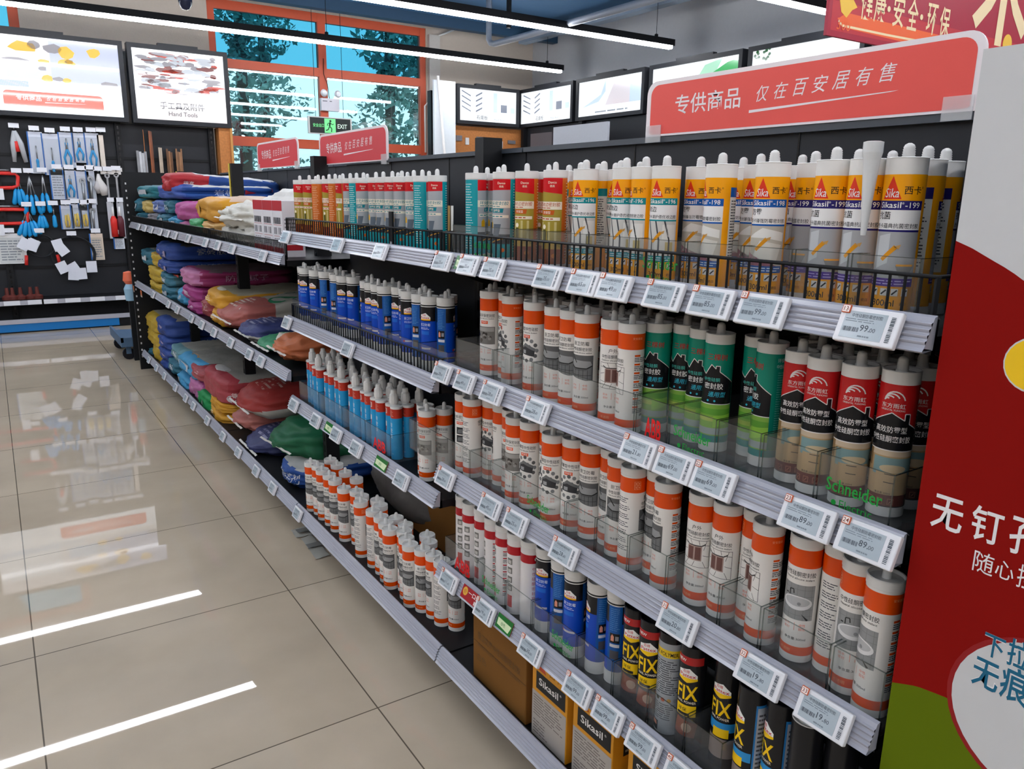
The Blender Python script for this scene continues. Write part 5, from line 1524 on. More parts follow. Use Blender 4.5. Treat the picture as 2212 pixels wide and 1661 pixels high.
RT = random.Random(11)
def row_of_tubes(b, k, shelf_name, crops, ztip=BH + 0.0185, snap=False, floor=0.0, xr=(0.985, 1.17), rad=0.0262, group=None):
    """crops: list of (crop x, crop y, scale, [(a, b, kind, options)])"""
    zs = surf(b, k) + floor
    items = []
    for cx0, cy0, sc, lst in crops:
        for it in lst:
            px, py = crop(cx0, cy0, sc, it[0], it[1])
            kind = it[2]
            opt = it[3] if len(it) > 3 else ''
            p = at(px, py, z=zs + (BH if 'r' in opt else ztip))
            if snap:
                rows = (1.0, 1.062, 1.125)
                x = 1.0 if '1' in opt else 1.062 if '2' in opt else 1.125 if '3' in opt else min(rows, key=lambda q: abs(q - p.x))
                p = at(px, py, x=x)
            items.append([max(xr[0], min(xr[1], p.x)), p.y, kind, opt])
    lo, hi = (A0 + 0.04, A1 - 0.03) if b == 'A' else (A1 + 0.03, B1 - 0.03)
    for _ in range(120):
        moved = False
        for i in range(len(items)):
            for j in range(i):
                A, B = items[i], items[j]
                dx, dy = A[0] - B[0], A[1] - B[1]
                d = math.hypot(dx, dy) or 1e-4
                need = 2 * rad
                if A[2] == 'dual' or B[2] == 'dual':
                    # twin tubes: treat as boxes
                    if abs(dx) < 0.0385 and abs(dy) < 0.078:
                        if abs(dy) / 0.078 > abs(dx) / 0.0385:
                            s_ = (0.0785 - abs(dy)) / 2 * (1 if dy > 0 else -1); A[1] += s_; B[1] -= s_
                        else:
                            s_ = (0.039 - abs(dx)) / 2 * (1 if dx > 0 else -1); A[0] += s_; B[0] -= s_
                        moved = True
                    continue
                if d < need - 1e-4:
                    s_ = (need - d) / 2 * 1.02
                    A[0] += dx / d * s_; A[1] += dy / d * s_; B[0] -= dx / d * s_; B[1] -= dy / d * s_
                    moved = True
            items[i][0] = max(xr[0], min(xr[1], items[i][0]))
            items[i][1] = max(lo, min(hi, items[i][1]))
        if not moved:
            break
    rows = {'front': [], 'middle': [], 'back': []}
    for it in items:
        rows['front' if it[0] < 1.035 else 'middle' if it[0] < 1.10 else 'back'].append(it)
    for rn, rl in rows.items():
        rl.sort(key=lambda q: -q[1])
        for i, it in enumerate(rl):
            x, y, kind, opt = it
            a = 0.42 * math.atan2(y, 1.0) + RT.uniform(-0.2, 0.2)
            if kind in ('s199', 's198', 's196', 'red', 'green'):
                a = math.atan2(y, 1.0) - 0.22 + RT.uniform(-0.14, 0.14)
            if 'b' in opt: a += 2.3
            if 'm' in opt: a -= 1.0
            if 'l' in opt: a -= 0.9
            if 'f' in opt: a = math.atan2(y, 1.0)
            if kind == 'dual': a = RT.uniform(-0.05, 0.05)
            d = SPEC[kind][1] if kind != 'dual' else 'light blue twin sealant tube, ribbed cap'
            lab = '%s, %s, %s row, %s from left' % (d, shelf_name, rn, ORD[i])
            put_tube(kind, x, y, zs + 0.0003, a, lab, group or 'tubes on the %s' % shelf_name)

T = 0.0026   # tray floor
row_of_tubes('B', 0, 'middle bay top shelf', [(600, 330, 5.3575,
    [(235, 215, 'gold', '1'), (275, 215, 'gold', '2'), (360, 210, 'gold', '1'), (465, 212, 'gold', '1b'), (525, 205, 'gold', '2'), (592, 205, 'gold', '1'), (662, 200, 'gold', '1b'), (715, 212, 'gold', '2'), (750, 200, 'gold', '1l'),
     (840, 185, 'teal', '1'), (905, 183, 'teal', '1b'), (990, 185, 'teal', '1'), (1035, 175, 'teal', '2'), (1135, 172, 'teal', '1'), (1220, 170, 'teal', '1'), (1325, 165, 'teal', '1'), (1390, 178, 'teal', '2'), (1435, 155, 'teal', '1'), (1500, 150, 'teal', '2'), (1575, 145, 'teal', '1'),
     (1672, 135, 'teal', '1b'), (1750, 130, 'teal', '2'), (1845, 122, 'teal', '1')])], snap=True)
row_of_tubes('A', 0, 'near bay top shelf', [(960, 300, 4.254,
    [(200, 200, 'teal', '2'), (290, 192, 'teal', '1b'), (415, 185, 'teal', '2'), (548, 178, 'teal', '1'), (762, 170, 'gold', '1'), (962, 165, 'gold', '2'), (1027, 148, 'gold', '1'), (1150, 178, 's196', '3b'), (1260, 155, 's196', '2'), (1308, 140, 's196', '1'),
     (1420, 160, 's196', '3'), (1475, 152, 's196', '2b'), (1580, 175, 's196', '3'), (1625, 128, 's196', '2'), (1683, 118, 's196', '1'), (1805, 140, 's196', '3b'), (1860, 100, 's196', '1l'), (2055, 85, 's196', '1')]),
    (1440, 260, 3.2529, [(250, 187, 's198', '2'), (403, 170, 's198', '1l'), (550, 187, 's198', '3'), (673, 157, 's198', '2'), (770, 140, 's198', '1'), (822, 170, 's198', '3b'), (922, 157, 's199', '3'), (1062, 132, 's199', '2l'), (1213, 115, 's199', '1'), (1368, 135, 's199', '2'),
     (1463, 98, 's199', '1'), (1605, 115, 's199', '3'), (1710, 77, 's199', '1'), (1857, 95, 's199', '2b'), (1983, 113, 's199', '3b')])], snap=True, floor=T)
row_of_tubes('B', 1, 'middle bay second shelf', [(600, 540, 4.809,
    [(a, b, 'blue', o) for a, b, o in ((228, 105, ''), (268, 118, ''), (315, 128, ''), (420, 140, ''), (408, 158, ''), (525, 157, ''), (500, 172, 'b'), (603, 180, 'b'), (642, 170, ''), (627, 202, 'b'), (683, 210, ''), (770, 202, ''), (780, 222, ''), (975, 250, ''), (935, 265, 'l'), (987, 282, ''),
     (1042, 293, ''), (1185, 287, ''), (1117, 313, 'l'), (1257, 322, ''), (1348, 343, ''), (1365, 360, 'f'), (1497, 350, ''), (1477, 390, 'b'), (1533, 370, ''), (1580, 412, ''), (1770, 405, ''), (1742, 423, 'b'))])], floor=T, ztip=BH + 0.0185)
row_of_tubes('B', 2, 'middle bay third shelf', [(600, 740, 4.615,
    [(a, b, 'dual', '') for a, b in ((340, 58), (455, 55), (545, 50), (398, 115), (505, 105), (610, 98), (515, 175), (627, 160), (730, 150), (628, 225), (740, 222), (865, 205), (735, 300), (855, 285), (975, 265), (893, 345), (1040, 325), (1150, 315), (985, 410), (1100, 400), (1230, 380), (1153, 465), (1270, 450), (1410, 435))])],
    ztip=0.221, floor=T, xr=(0.978, 1.16), group='light blue twin tubes on the third shelf')
row_of_tubes('B', 2, 'middle bay third shelf, right end', [(600, 740, 4.615, [(1470, 575, 'kitchen', ''), (1452, 600, 'kitchen', ''), (1605, 595, 'kitchen', '')])], floor=T)
row_of_tubes('B', 3, 'middle bay bottom shelf', [(600, 960, 3.611,
    [(a, b, 'bath', o) for a, b, o in ((240, 90, ''), (310, 125, ''), (345, 160, ''), (408, 80, ''), (400, 197, ''), (460, 118, ''), (445, 238, ''), (525, 178, ''), (515, 300, ''), (612, 228, ''), (613, 322, 'l'), (655, 362, ''), (645, 405, 'b'), (775, 392, ''), (800, 432, ''), (742, 473, 'b'),
     (808, 520, 'l'), (855, 572, ''), (912, 532, ''), (887, 610, ''), (990, 587, ''), (977, 640, ''), (1005, 680, ''), (1048, 730, ''), (1165, 662, ''), (1123, 765, 'f'), (1180, 718, ''), (1210, 810, 'l'), (1275, 850, 'b'), (1378, 885, ''))])])
row_of_tubes('A', 1, 'near bay second shelf', [(1000, 580, 4.372,
    [(265, 140, 'kitchen', ''), (300, 125, 'kitchen', ''), (435, 160, 'house', ''), (500, 118, 'house', ''), (470, 185, 'house', 'l'), (680, 180, 'house', ''), (700, 215, 'house', ''), (685, 235, 'house', ''), (860, 205, 'bath', ''), (885, 280, 'bath', ''), (1045, 235, 'bath', ''), (1035, 310, 'bath', ''),
     (1130, 265, 'bath', ''), (1180, 340, 'bath', ''), (1310, 283, 'bath', ''), (1455, 315, 'window', ''), (1500, 335, 'window', ''), (1448, 390, 'window', 'f'), (1640, 425, 'window', 'l'), (1665, 320, 'window', ''), (1715, 360, 'window', ''), (1855, 410, 'green', ''), (2095, 435, 'green', '')]),
    (1360, 640, 2.768, [(445, 132, 'green', ''), (543, 157, 'green', ''), (790, 178, 'green', ''), (865, 207, 'green', 'l'), (90, 65, 'green', ''), (200, 85, 'green', ''), (305, 78, 'green', ''),
     (1068, 255, 'red', ''), (1177, 290, 'red', ''), (1178, 240, 'red', ''), (1340, 268, 'red', 'l'), (1110, 190, 'red', ''), (1290, 230, 'red', ''), (1415, 327, 'red', ''), (1537, 310, 'red', ''), (1455, 265, 'red', ''), (1643, 362, 'red', ''), (1648, 300, 'red', ''), (1762, 340, 'red', '')])], floor=T)
row_of_tubes('A', 2, 'near bay third shelf', [(860, 820, 3.322,
    [(455, 90, 'car', 'r'), (537, 120, 'car', 'rb'), (650, 145, 'house', 'r'), (718, 165, 'car', 'rl'), (820, 212, 'kitchen', 'r'), (857, 265, 'kitchen', 'r'), (975, 300, 'house', 'r'), (1095, 325, 'house', 'r'), (1103, 390, 'house', 'r'), (1180, 350, 'house', 'r'), (1253, 415, 'house', 'r'), (1410, 460, 'bath', 'r'),
     (1525, 490, 'bath', 'r'), (1595, 550, 'bath', 'rf'), (1705, 622, 'bath', 'rb'), (1875, 650, 'bath', 'r'), (1945, 725, 'bath', 'rl')]),
    (1260, 940, 2.967, [(775, 368, 'window', 'r'), (955, 432, 'window', 'r'), (1115, 470, 'window', 'rf'), (1195, 550, 'window', 'rl'), (1478, 645, 'sink', 'r'), (1640, 690, 'sink', 'rb'), (1785, 790, 'sink', 'rf'), (1940, 895, 'sink', 'rl')])], floor=T)
row_of_tubes('A', 3, 'near bay fourth shelf', [(920, 1040, 2.674,
    [(225, 80, 'rband', 'r'), (268, 118, 'rband', 'r'), (325, 148, 'rband', 'r'), (395, 205, 'rband', 'rl'), (440, 250, 'rband', 'rl'), (530, 290, 'rband', 'r'), (612, 335, 'rband', 'rb'), (697, 375, 'blue', 'r'), (790, 445, 'blue', 'rb'), (867, 497, 'blue', 'r'), (1003, 572, 'blue', 'rl'), (1120, 622, 'blue', 'rb'),
     (1240, 730, 'fixr', 'r'), (1300, 775, 'fixr', 'r')]),
    (1300, 1240, 3.456, [(530, 415, 'silver', 'r'), (695, 510, 'fixr', 'r'), (965, 625, 'fixb', 'r'), (1130, 845, 'fixb', 'rl'), (1340, 920, 'fixb', 'rl'), (1565, 1085, 'filler', 'r'), (1800, 1150, 'filler', 'rl')])], floor=T)

# ------------------------------------------------------------------ bags of powder
def bag(label, cx, cy, z0, L, Wd, H, zones, texts=(), rz=0.0, rx=0.0, ry=0.0, a=6.0, pinch=0.0, wr=0.009, seed=0, name='powder_bag', cat='bag', group=None, gusset=True, seam=False, taper=0.0):
    """a filled bag: local x runs into the shelf (its near end at -x), y along the aisle. zones(x, y, z) -> colour"""
    n = 16
    o = thing(name, label, cat, (cx, cy, z0), rz, group)
    o.rotation_euler = (rx, ry, rz)
    vs, fs, idx = [], [], {}
    def vid(p):
        k = tuple(round(c, 4) for c in p)
        if k not in idx:
            q = Vector(p)
            r = (abs(q.x) ** (a + 3) + abs(q.y) ** a + abs(q.z) ** a) ** (1 / a)
            cz = q.z
            q = q / max(r, 1e-6)
            q = Vector((max(-1, min(1, q.x)), q.y, q.z))
            e = abs(q.x)
            s = 1 - pinch * e ** 5
            nz = noise.noise(Vector((q.x * 2.2 + seed, q.y * 2.2, q.z * 2.2))) * wr * 1.6 + noise.noise(Vector((q.x * 6 + seed, q.y * 6, q.z * 6 + 3))) * wr
            f = Vector((q.x * L / 2, q.y * Wd / 2 * (1 - 0.06 * e ** 4 - taper * (q.x + 1) * .5), H / 2 + q.z * H / 2 * s))
            f += q.normalized() * nz
            f.y *= 1 - 0.07 * math.exp(-(q.z / 0.22) ** 2) * (1 if abs(q.y) > .8 else 0)
            f.z += H * 0.05 * noise.noise(Vector((q.x * 1.3, q.y * 1.1, seed))) * (1 if q.z > 0.3 else 0)
            if f.z < 0.001: f.z = 0.001
            idx[k] = len(vs); vs.append(f)
        return idx[k]
    for ax in range(3):
        for s in (-1, 1):
            for i in range(n):
                for j in range(n):
                    q = []
                    for (u, v) in ((i, j), (i + 1, j), (i + 1, j + 1), (i, j + 1)):
                        p = [0, 0, 0]
                        p[ax] = s; p[(ax + 1) % 3] = -1 + 2 * u / n; p[(ax + 2) % 3] = -1 + 2 * v / n
                        q.append(vid(p))
                    if s < 0: q.reverse()
                    fs.append(tuple(q))
    mb = MB()
    groups = {}
    for f in fs:
        c = sum((vs[i] for i in f), Vector()) / 4
        m = zones(c.x / (L / 2), c.y / (Wd / 2), c.z / H)
        groups.setdefault(m, []).append(f)
    mb.v = [tuple(v) for v in vs]
    for col, fl in groups.items():
        m = BAGM(col)
        k = mb.mi(m)
        for f in fl:
            mb.f.append(f); mb.m.append(k); mb.sm.append(True)
    mb.build('sack', o)
    if texts:
        bvh = BVHTree.FromPolygons(vs, fs)
        for (t, side, u, v, h, col, w) in texts:
            g = G()
            if t == '#lines': g.lines(u - w / 2, u + w / 2, v, v + h, 5, BAGM(col), 1, 3)
            elif t == '#disc': g.disc(u, v, w / 2, BAGM(col), 1, 16, h / 2)
            elif t == '#rect': g.rect(u - w / 2, v, u + w / 2, v + h, BAGM(col), 1)
            else: g.text(t, u, v, h, BAGM(col), 1, 0.01, w=w)
            tb = MB()
            for pts, f2, m, l, c in g.items:
                out = []
                for (a_, b_) in pts:
                    if side == 'end': org, d = Vector((-L, a_ * -1, b_)), Vector((1, 0, 0))
                    elif side == 'side': org, d = Vector((a_, -Wd, b_)), Vector((0, 1, 0))
                    else: org, d = Vector((b_, -a_, H * 3)), Vector((0, 0, -1))
                    hit = bvh.ray_cast(org, d)
                    out.append(hit[0] - d * 0.0016 if hit[0] is not None else org + d * (L * .6 if side == 'end' else Wd * .6))
                tb.mesh(out, f2, m)
            tb.build('printed_text', o)
    if seam:
        pts = [(-L / 2 - 0.002, Wd / 2 * (-0.86 + 1.72 * k / 10), H * .45 + 0.002 * math.sin(k * 2.1)) for k in range(11)]
        mb = MB()
        for p, q in zip(pts, pts[1:]):
            mb.face([(p[0] - .006, p[1], p[2] - .004), (q[0] - .006, q[1], q[2] - .004), (q[0] + .004, q[1], q[2]), (p[0] + .004, p[1], p[2])], BAGM('d8d2c8'))
        mb.build('stitched_seam', o)
    return o
def BAGM(c):
    v = [int(c[i:i + 2], 16) / 255 for i in (0, 2, 4)]
    m = sum(v) / 3
    return mat('woven_%s' % c, tuple((m + (q - m) * 0.85) * 0.93 for q in v), 0.5, spec=0.2, noise_amt=0.16, nscale=7, bump=0.55, bscale=11)
def zn(end, side, top=None, patch=None, cut=-2.0, back=None):
    def f(x, y, z):
        if top and z > 0.86 and x > -0.72: return top
        if x < -0.86: return end
        if back and x > cut: return back
        return side
    return f
# (crop, far edge, near edge, top, bottom of the aisle-facing end in crop pixels, length, colours, texts, label)
def face_bag(cr, x0, x1, y0, y1, L, cols, label, texts=(), gap=0.004, hmax=None, **kw):
    X = 0.972 + kw.pop('inset', 0.0)
    f = cA if cr == 'A' else cB
    (a, b), (c, d) = f([(x0, y0), (x1, y1)])
    p, q = at(a, (b + d) / 2, x=X), at(c, (b + d) / 2, x=X)
    pz, qz = at((a + c) / 2, b, x=X).z, at((a + c) / 2, d, x=X).z
    Wd = p.y - q.y - gap
    H = pz - qz
    tx = []
    for t in texts:
        t = list(t)
        if t[1] == 'end':
            t[2] *= Wd; t[3] *= H; t[4] *= H; t[6] *= Wd
        elif t[1] == 'side':
            t[2] *= L; t[3] *= H; t[4] *= H; t[6] *= L
        else:
            t[2] *= Wd; t[3] *= L; t[4] *= L; t[6] *= Wd
        tx.append(tuple(t))
    zs = qz + 0.0
    return bag(label, X + L / 2, (p.y + q.y) / 2, zs, L, Wd, H, zn(*cols), tx, **kw)

TE, YE, BU, CY_, MG, RE, OG, GR, WH, NV, SM = '2f6f86', 'c8a42c', '2c4a9c', '3f9cd0', 'a8327e', 'a8303a', 'dd9a20', '1f9a50', 'c9c5bc', '3c447c', 'b8503f'
sw = lambda c='c8ccd4': ('#rect', 'end', -0.1, .3, .35, c, .45)
# base shelf stacks
BF = []
def fb(*a, **k):
    return face_bag(*a, seed=len(MATS) * 1.7 % 50, **k)
fb('B', 250, 300, 380, 510, .5, (YE, YE), 'yellow bag at the bottom of the base-shelf yellow stack', [sw('cfc49a')])
fb('B', 200, 290, 262, 378, .5, (YE, YE), 'middle yellow bag of the base-shelf stack beside the end upright')
fb('B', 178, 275, 140, 262, .5, (YE, YE, 'a8a49a'), 'topmost yellow bag of the base-shelf stack, red corner', [('#rect', 'end', .1, .8, .18, 'b84030', .8)])
fb('B', 158, 198, 275, 400, .45, (TE, TE), 'upper teal bag behind the yellow stack on the base shelf', [sw()])
fb('B', 198, 246, 402, 455, .45, (TE, TE), 'lower teal bag behind the yellow stack on the base shelf', [sw()])
bt = [('瓷砖胶', 'side', 0.0, .35, .4, 'a8b0c0', .35), ('#rect', 'side', .3, .4, .2, 'b85a5a', .2), ('#rect', 'end', 0, .2, .35, 'a898b8', .5)]
fb('B', 302, 372, 500, 592, .5, (BU, BU), 'lowest blue bag of the base-shelf blue stack', bt)
fb('B', 290, 376, 406, 498, .5, (BU, BU), 'third blue bag down in the base-shelf blue stack', bt)
fb('B', 286, 360, 308, 404, .55, (BU, BU), 'second blue bag down in the base-shelf blue stack', bt)
fb('B', 272, 350, 160, 306, .55, (BU, BU, 'a09c90'), 'topmost blue bag of the base-shelf blue stack', bt)
fb('B', 365, 430, 500, 600, .5, (TE, TE), 'lower grey-teal bag beside the base-shelf blue stack', [sw()])
fb('B', 384, 466, 402, 498, .55, ('5f8f98', '5f8f98', 'a8a498'), 'upper grey-teal bag beside the base-shelf blue stack', [sw()])
fb('B', 430, 530, 620, 726, .5, (CY_, CY_), 'lower light blue bag on the base shelf', [sw()])
fb('B', 430, 585, 480, 618, .6, (CY_, CY_, 'a09e94'), 'upper light blue bag with grey top on the base shelf', [sw(), ('#disc', 'top', 0, -.38, .05, 'c08a4c', .25)])
fb('B', 524, 612, 652, 792, .5, ('c06aa0', MG), 'pink bag under the dark red bag on the base shelf', [sw('d8a0c0')])
fb('B', 535, 640, 556, 650, .55, ('b04a50', RE, '7c6a68'), 'dark red bag above the pink bag on the base shelf', [('#rect', 'end', .1, .6, .2, 'd0a8a8', .2)])
fb('B', 580, 690, 752, 890, .3, (GR, GR), 'small bright green bag on the base shelf', [('#rect', 'end', -.1, .4, .25, 'b8d8b8', .4)])
fb('B', 690, 800, 884, 994, .5, (OG, OG), 'lower orange-yellow bag on the base shelf', [('#lines', 'end', -.2, .4, .4, 'e8d8b0', .3)])
fb('B', 688, 800, 800, 884, .6, (OG, OG), 'upper orange-yellow bag under the big red bag on the base shelf')
fb('B', 628, 800, 600, 798, .62, ('b04048', RE, 'a09a90'), 'big red bag with white and grey top on the base shelf', [('#disc', 'top', -.1, -.36, .12, 'c8c4c0', .4), ('德高', 'side', -.36, .35, .15, 'e0c8c0', .12), ('#disc', 'side', -.42, .3, .25, 'c8c0c0', .07)])
# second shelf
fb('A', 292, 390, 972, 1064, .5, (YE, YE), 'lower yellow bag of the second-shelf yellow pair')
fb('A', 278, 388, 856, 970, .5, (YE, YE), 'upper yellow bag of the second-shelf yellow pair')
fb('A', 305, 378, 745, 850, .5, (YE, YE), 'yellow bag beneath the blue bags on the second shelf', [('#rect', 'end', 0, .75, .2, 'b84030', .7)])
fb('A', 226, 308, 722, 838, .5, (TE, TE, 'a8a49a'), 'teal bag with red corner, topmost on the second shelf stack', [('#rect', 'end', .1, .75, .2, 'b84030', .8), sw()])
fb('A', 385, 470, 1002, 1108, .55, (TE, '41666f'), 'lower teal bag below the blue pair on the second shelf', [sw()])
fb('A', 375, 455, 900, 1000, .55, (TE, '35606a', 'a8a49a'), 'upper teal bag below the blue pair on the second shelf', [('#rect', 'end', .1, .8, .18, 'b84030', .9), sw()])
fb('A', 350, 452, 796, 893, .55, (BU, BU), 'lower blue bag of the pair hanging near the second-shelf post', bt)
fb('A', 334, 450, 664, 794, .55, (BU, BU, '4c4a44'), 'upper blue bag of the pair near the second-shelf post', bt)
fb('A', 508, 580, 1030, 1150, .4, (CY_, CY_), 'light blue bag tucked left of the magenta stack', [sw()])
mg = [('防霉腻子', 'side', 0.0, .35, .35, 'cc9cb8', .42), ('#rect', 'side', -.02, .1, .16, '5c1f38', .22)]
fb('A', 580, 690, 1122, 1222, .55, (MG, MG), 'lowest magenta bag of the magenta stack on the second shelf', [sw('d0a8c4')])
fb('A', 540, 655, 1000, 1120, .6, (MG, '8f2462'), 'middle magenta bag of the magenta stack on the second shelf', [sw('d0a8c4')])
fb('A', 524, 650, 866, 1000, .62, ('c878a8', 'a8356c', '7c6468'), 'topmost magenta bag with pale lettering on the second shelf', mg)
fb('A', 690, 772, 1112, 1240, .5, ('a03c40', '8c2c34'), 'dark red bag with white lettering beside the magenta stack', [('#lines', 'end', 0, .4, .35, 'd8b8b4', .6)])
fb('A', 764, 862, 1186, 1312, .5, (OG, OG), 'lower orange-yellow bag on the second shelf', [('#lines', 'end', -.2, .4, .4, 'e8d8b0', .3)])
fb('A', 716, 852, 1040, 1184, .6, (OG, OG, 'a8a088'), 'upper orange-yellow bag on the second shelf', [('#lines', 'end', -.2, .4, .4, 'e8d8b0', .3), ('#disc', 'top', 0, -.4, .07, 'e0d8c8', .3)])
# top shelf
fb('A', 168, 232, 428, 492, .45, (TE, TE), 'bottom-row teal bag nearest the end upright on the top shelf', [sw()])
fb('A', 270, 334, 436, 500, .3, ('8a8890', '8a8890'), 'small grey and orange pouch under the yellow bag', [('#rect', 'end', -.1, .1, .3, 'd08848', .4)])
fb('A', 345, 432, 442, 525, .45, (TE, '4f93b0'), 'bottom-row teal bag beside the grey pouch on the top shelf', [sw()])
fb('A', 434, 526, 464, 560, .45, (CY_, '1f78b8'), 'bottom-row light blue bag on the top shelf', [sw()])
fb('A', 528, 598, 500, 578, .4, ('b45a90', MG), 'bottom-row pink bag on the top shelf')
fb('A', 598, 680, 478, 585, .35, ('4fb070', GR), 'bottom-row green bag on the top shelf')
fb('A', 684, 850, 505, 608, .5, ('d8a860', OG), 'bottom-row orange bag before the white bags on the top shelf')
fb('A', 156, 222, 326, 426, .5, (TE, '1c5a66'), 'middle-row teal bag nearest the end upright on the top shelf', [sw()])
fb('A', 224, 306, 334, 436, .45, ('c8ac58', '8c7420'), 'middle-row yellow bag on the top shelf')
fb('A', 308, 398, 330, 440, .45, ('5870b0', BU), 'middle-row blue bag on the top shelf', [sw()])
fb('A', 400, 472, 334, 440, .45, (TE, '2a7aa0'), 'middle-row teal bag right of the blue one on the top shelf', [sw()])
fb('A', 474, 625, 342, 500, .6, ('b84c90', 'b82a84', 'd8cfcc'), 'magenta bag with white top on the top shelf', [('#lines', 'top', 0, -.2, .25, '8a8a90', .5)])
fb('A', 640, 800, 310, 505, .6, ('dc9a30', 'e09a14', 'd8b8a0'), 'big orange bag with pale end on the top shelf', [('#rect', 'end', -.25, .3, .5, 'e8c888', .25)])
fb('A', 184, 335, 214, 320, .55, ('1f7886', '1a6876', 'c8c8c4'), 'upper-row teal bag with white top on the top shelf', [sw()])
fb('A', 336, 520, 214, 326, .62, ('3a58b0', '1c4a9c', 'c8c8c4'), 'upper-row blue bag with red end, second from the top', [('岩板', 'side', -.05, .3, .4, 'b8c4e0', .2), ('#rect', 'side', .3, .1, .6, 'b02030', .3)])
# long red and blue bag lying on top of the pile
p = at(366, 384, x=1.0)
bag('long red and blue bag lying on top of the whole pile', 1.30, p.y - 0.10, at(420, 420, x=1.05).z - 0.015, 0.70, 0.32, 0.13, lambda x, y, z: 'c8c8cc' if z > .9 and x > -.5 else ('b8242c' if x < -.42 else '234a98'),
    [('岩板', 'side', .06, .035, .045, 'c4cce0', .13), ('#rect', 'side', .22, .045, .03, 'c0303c', .12), ('德高', 'side', -.25, .05, .03, 'e8d0d0', .06)], rz=0.05, ry=0.06, seed=3)
# white bags on the top shelf
zt = surf('C', 0)
bag('big plain white bag at the back of the top shelf', 1.42, 4.06, zt, 0.42, 0.84, 0.27, lambda x, y, z: 'dcd9d2', [('#lines', 'end', .30, .09, .04, '8a98a8', .12)], wr=0.012, seed=5, a=3.2)
bag('upper crumpled off-white bag in front of the big white one', 1.12, 3.98, zt + 0.085, 0.30, 0.62, 0.11, lambda x, y, z: 'cfccc0', [('#lines', 'top', 0.0, 0.0, .08, '7c8078', .2)], wr=0.02, seed=9, a=2.8, pinch=.4, seam=True)
bag('lower crumpled off-white bag with a tied neck on the top shelf', 1.11, 3.92, zt, 0.28, 0.72, 0.095, lambda x, y, z: 'c4c1b8', (), wr=0.02, seed=19, a=2.8, pinch=.5, seam=True)
# loose sloping bags, second shelf
z2 = surf('C', 1)
def sal(c):
    return lambda x, y, z: c if x < -.25 else 'b8b4a8'
bag('pale red and white woven bag with a green emblem on the second shelf', 1.27, 4.24, z2 + 0.03, 0.60, 0.46, 0.15, sal('b86058'), [('#lines', 'top', 0.0, -.24, .12, 'd8c8bc', .3), ('#disc', 'top', .0, .06, .1, '1f6a44', .12), ('#disc', 'top', .13, .0, .16, '2f8a5c', .10)], ry=-0.10, seed=23, a=3.4, pinch=.45, seam=True, wr=0.01)
bag('dark blue and white woven bag on the second shelf', 1.11, 3.87, z2 + 0.0, 0.28, 0.31, 0.10, lambda x, y, z: NV if z > .45 else 'b8b4ac', [('#lines', 'top', 0.0, -.1, .14, '9c9cb8', .2)], seed=29, a=3.0, pinch=.55, seam=True, wr=0.008)
bag('flat green woven bag under the orange one on the second shelf', 1.22, 3.56, z2, 0.50, 0.32, 0.07, lambda x, y, z: '3f9c6c', (), seed=31, a=3.0, pinch=.6, seam=True, wr=0.008)
bag('orange and white plastic bag at the right end of the second shelf', 1.16, 3.24, z2 + 0.02, 0.42, 0.30, 0.11, lambda x, y, z: 'd8d0c0' if y > .55 or (z > .8 and x > .4) else 'cc6a3c', [('#disc', 'top', -.03, .1, .05, 'c8c4bc', .05), ('#lines', 'top', .06, -.05, .06, '5c3020', .05)], seed=37, a=3.0, pinch=.5, seam=True, wr=0.014)
# base shelf, loose bags
z3 = surf('C', 2)
bag('red and white pillow-shaped bag on top at the base shelf', 1.28, 4.05, z3 + 0.14, 0.60, 0.44, 0.17, lambda x, y, z: 'a8302c' if (z > .42 and x < .2) else 'aaa69c', [('#lines', 'top', 0.0, -.2, .14, 'c89c90', .3), ('#disc', 'top', 0, .2, .1, '1f5a40', .14)], ry=-0.04, seed=41, a=2.8, pinch=.5, seam=True)
bag('pale red woven bag under the pillow-shaped one on the base shelf', 1.17, 4.14, z3 + 0.05, 0.40, 0.34, 0.10, lambda x, y, z: 'b8685e', [('#lines', 'top', 0.0, -.12, .14, 'd0b8a8', .2)], seed=43, a=2.8, pinch=.5, seam=True)
bag('dark blue and white woven bag with green emblem on the base shelf', 1.25, 3.88, z3 + 0.0, 0.56, 0.36, 0.12, lambda x, y, z: '3c4270' if x < -.15 else 'a8a498', [('#lines', 'top', 0.0, -.22, .14, '8c8cb0', .22), ('#disc', 'top', .02, .04, .22, '2f7a58', .2)], ry=-0.10, seed=47, a=2.8, pinch=.5, seam=True)
bag('large dark green woven bag with a white label on the base shelf', 1.31, 3.50, z3 + 0.06, 0.62, 0.56, 0.19, lambda x, y, z: '1c6a44' if x < .55 else 'a09c90', [('#rect', 'top', -.02, -.12, .10, 'b8b8ac', .10), ('#lines', 'top', -.02, -.105, .07, '3c4c44', .07)], ry=-0.03, rx=-0.10, seed=53, a=2.8, pinch=.4, seam=True, wr=0.014)
bag('blue and white bag with Chinese lettering at the right of the base shelf', 1.20, 3.31, z3 + 0.0, 0.44, 0.27, 0.11, lambda x, y, z: 'b4b4b0' if z > .8 and x > -.9 else '1c4a9c', [('瓷砖粘结剂', 'end', 0.0, .03, .045, 'c8ccd4', .2)], seed=59, a=4.0)
bag('long grey bag reaching behind the near post on the base shelf', 1.42, 2.72, z3 + 0.0, 0.38, 0.74, 0.22, lambda x, y, z: '6c6862', [('#lines', 'top', 0.0, 0, .1, '4c4844', .2)], seed=61, a=3.0)

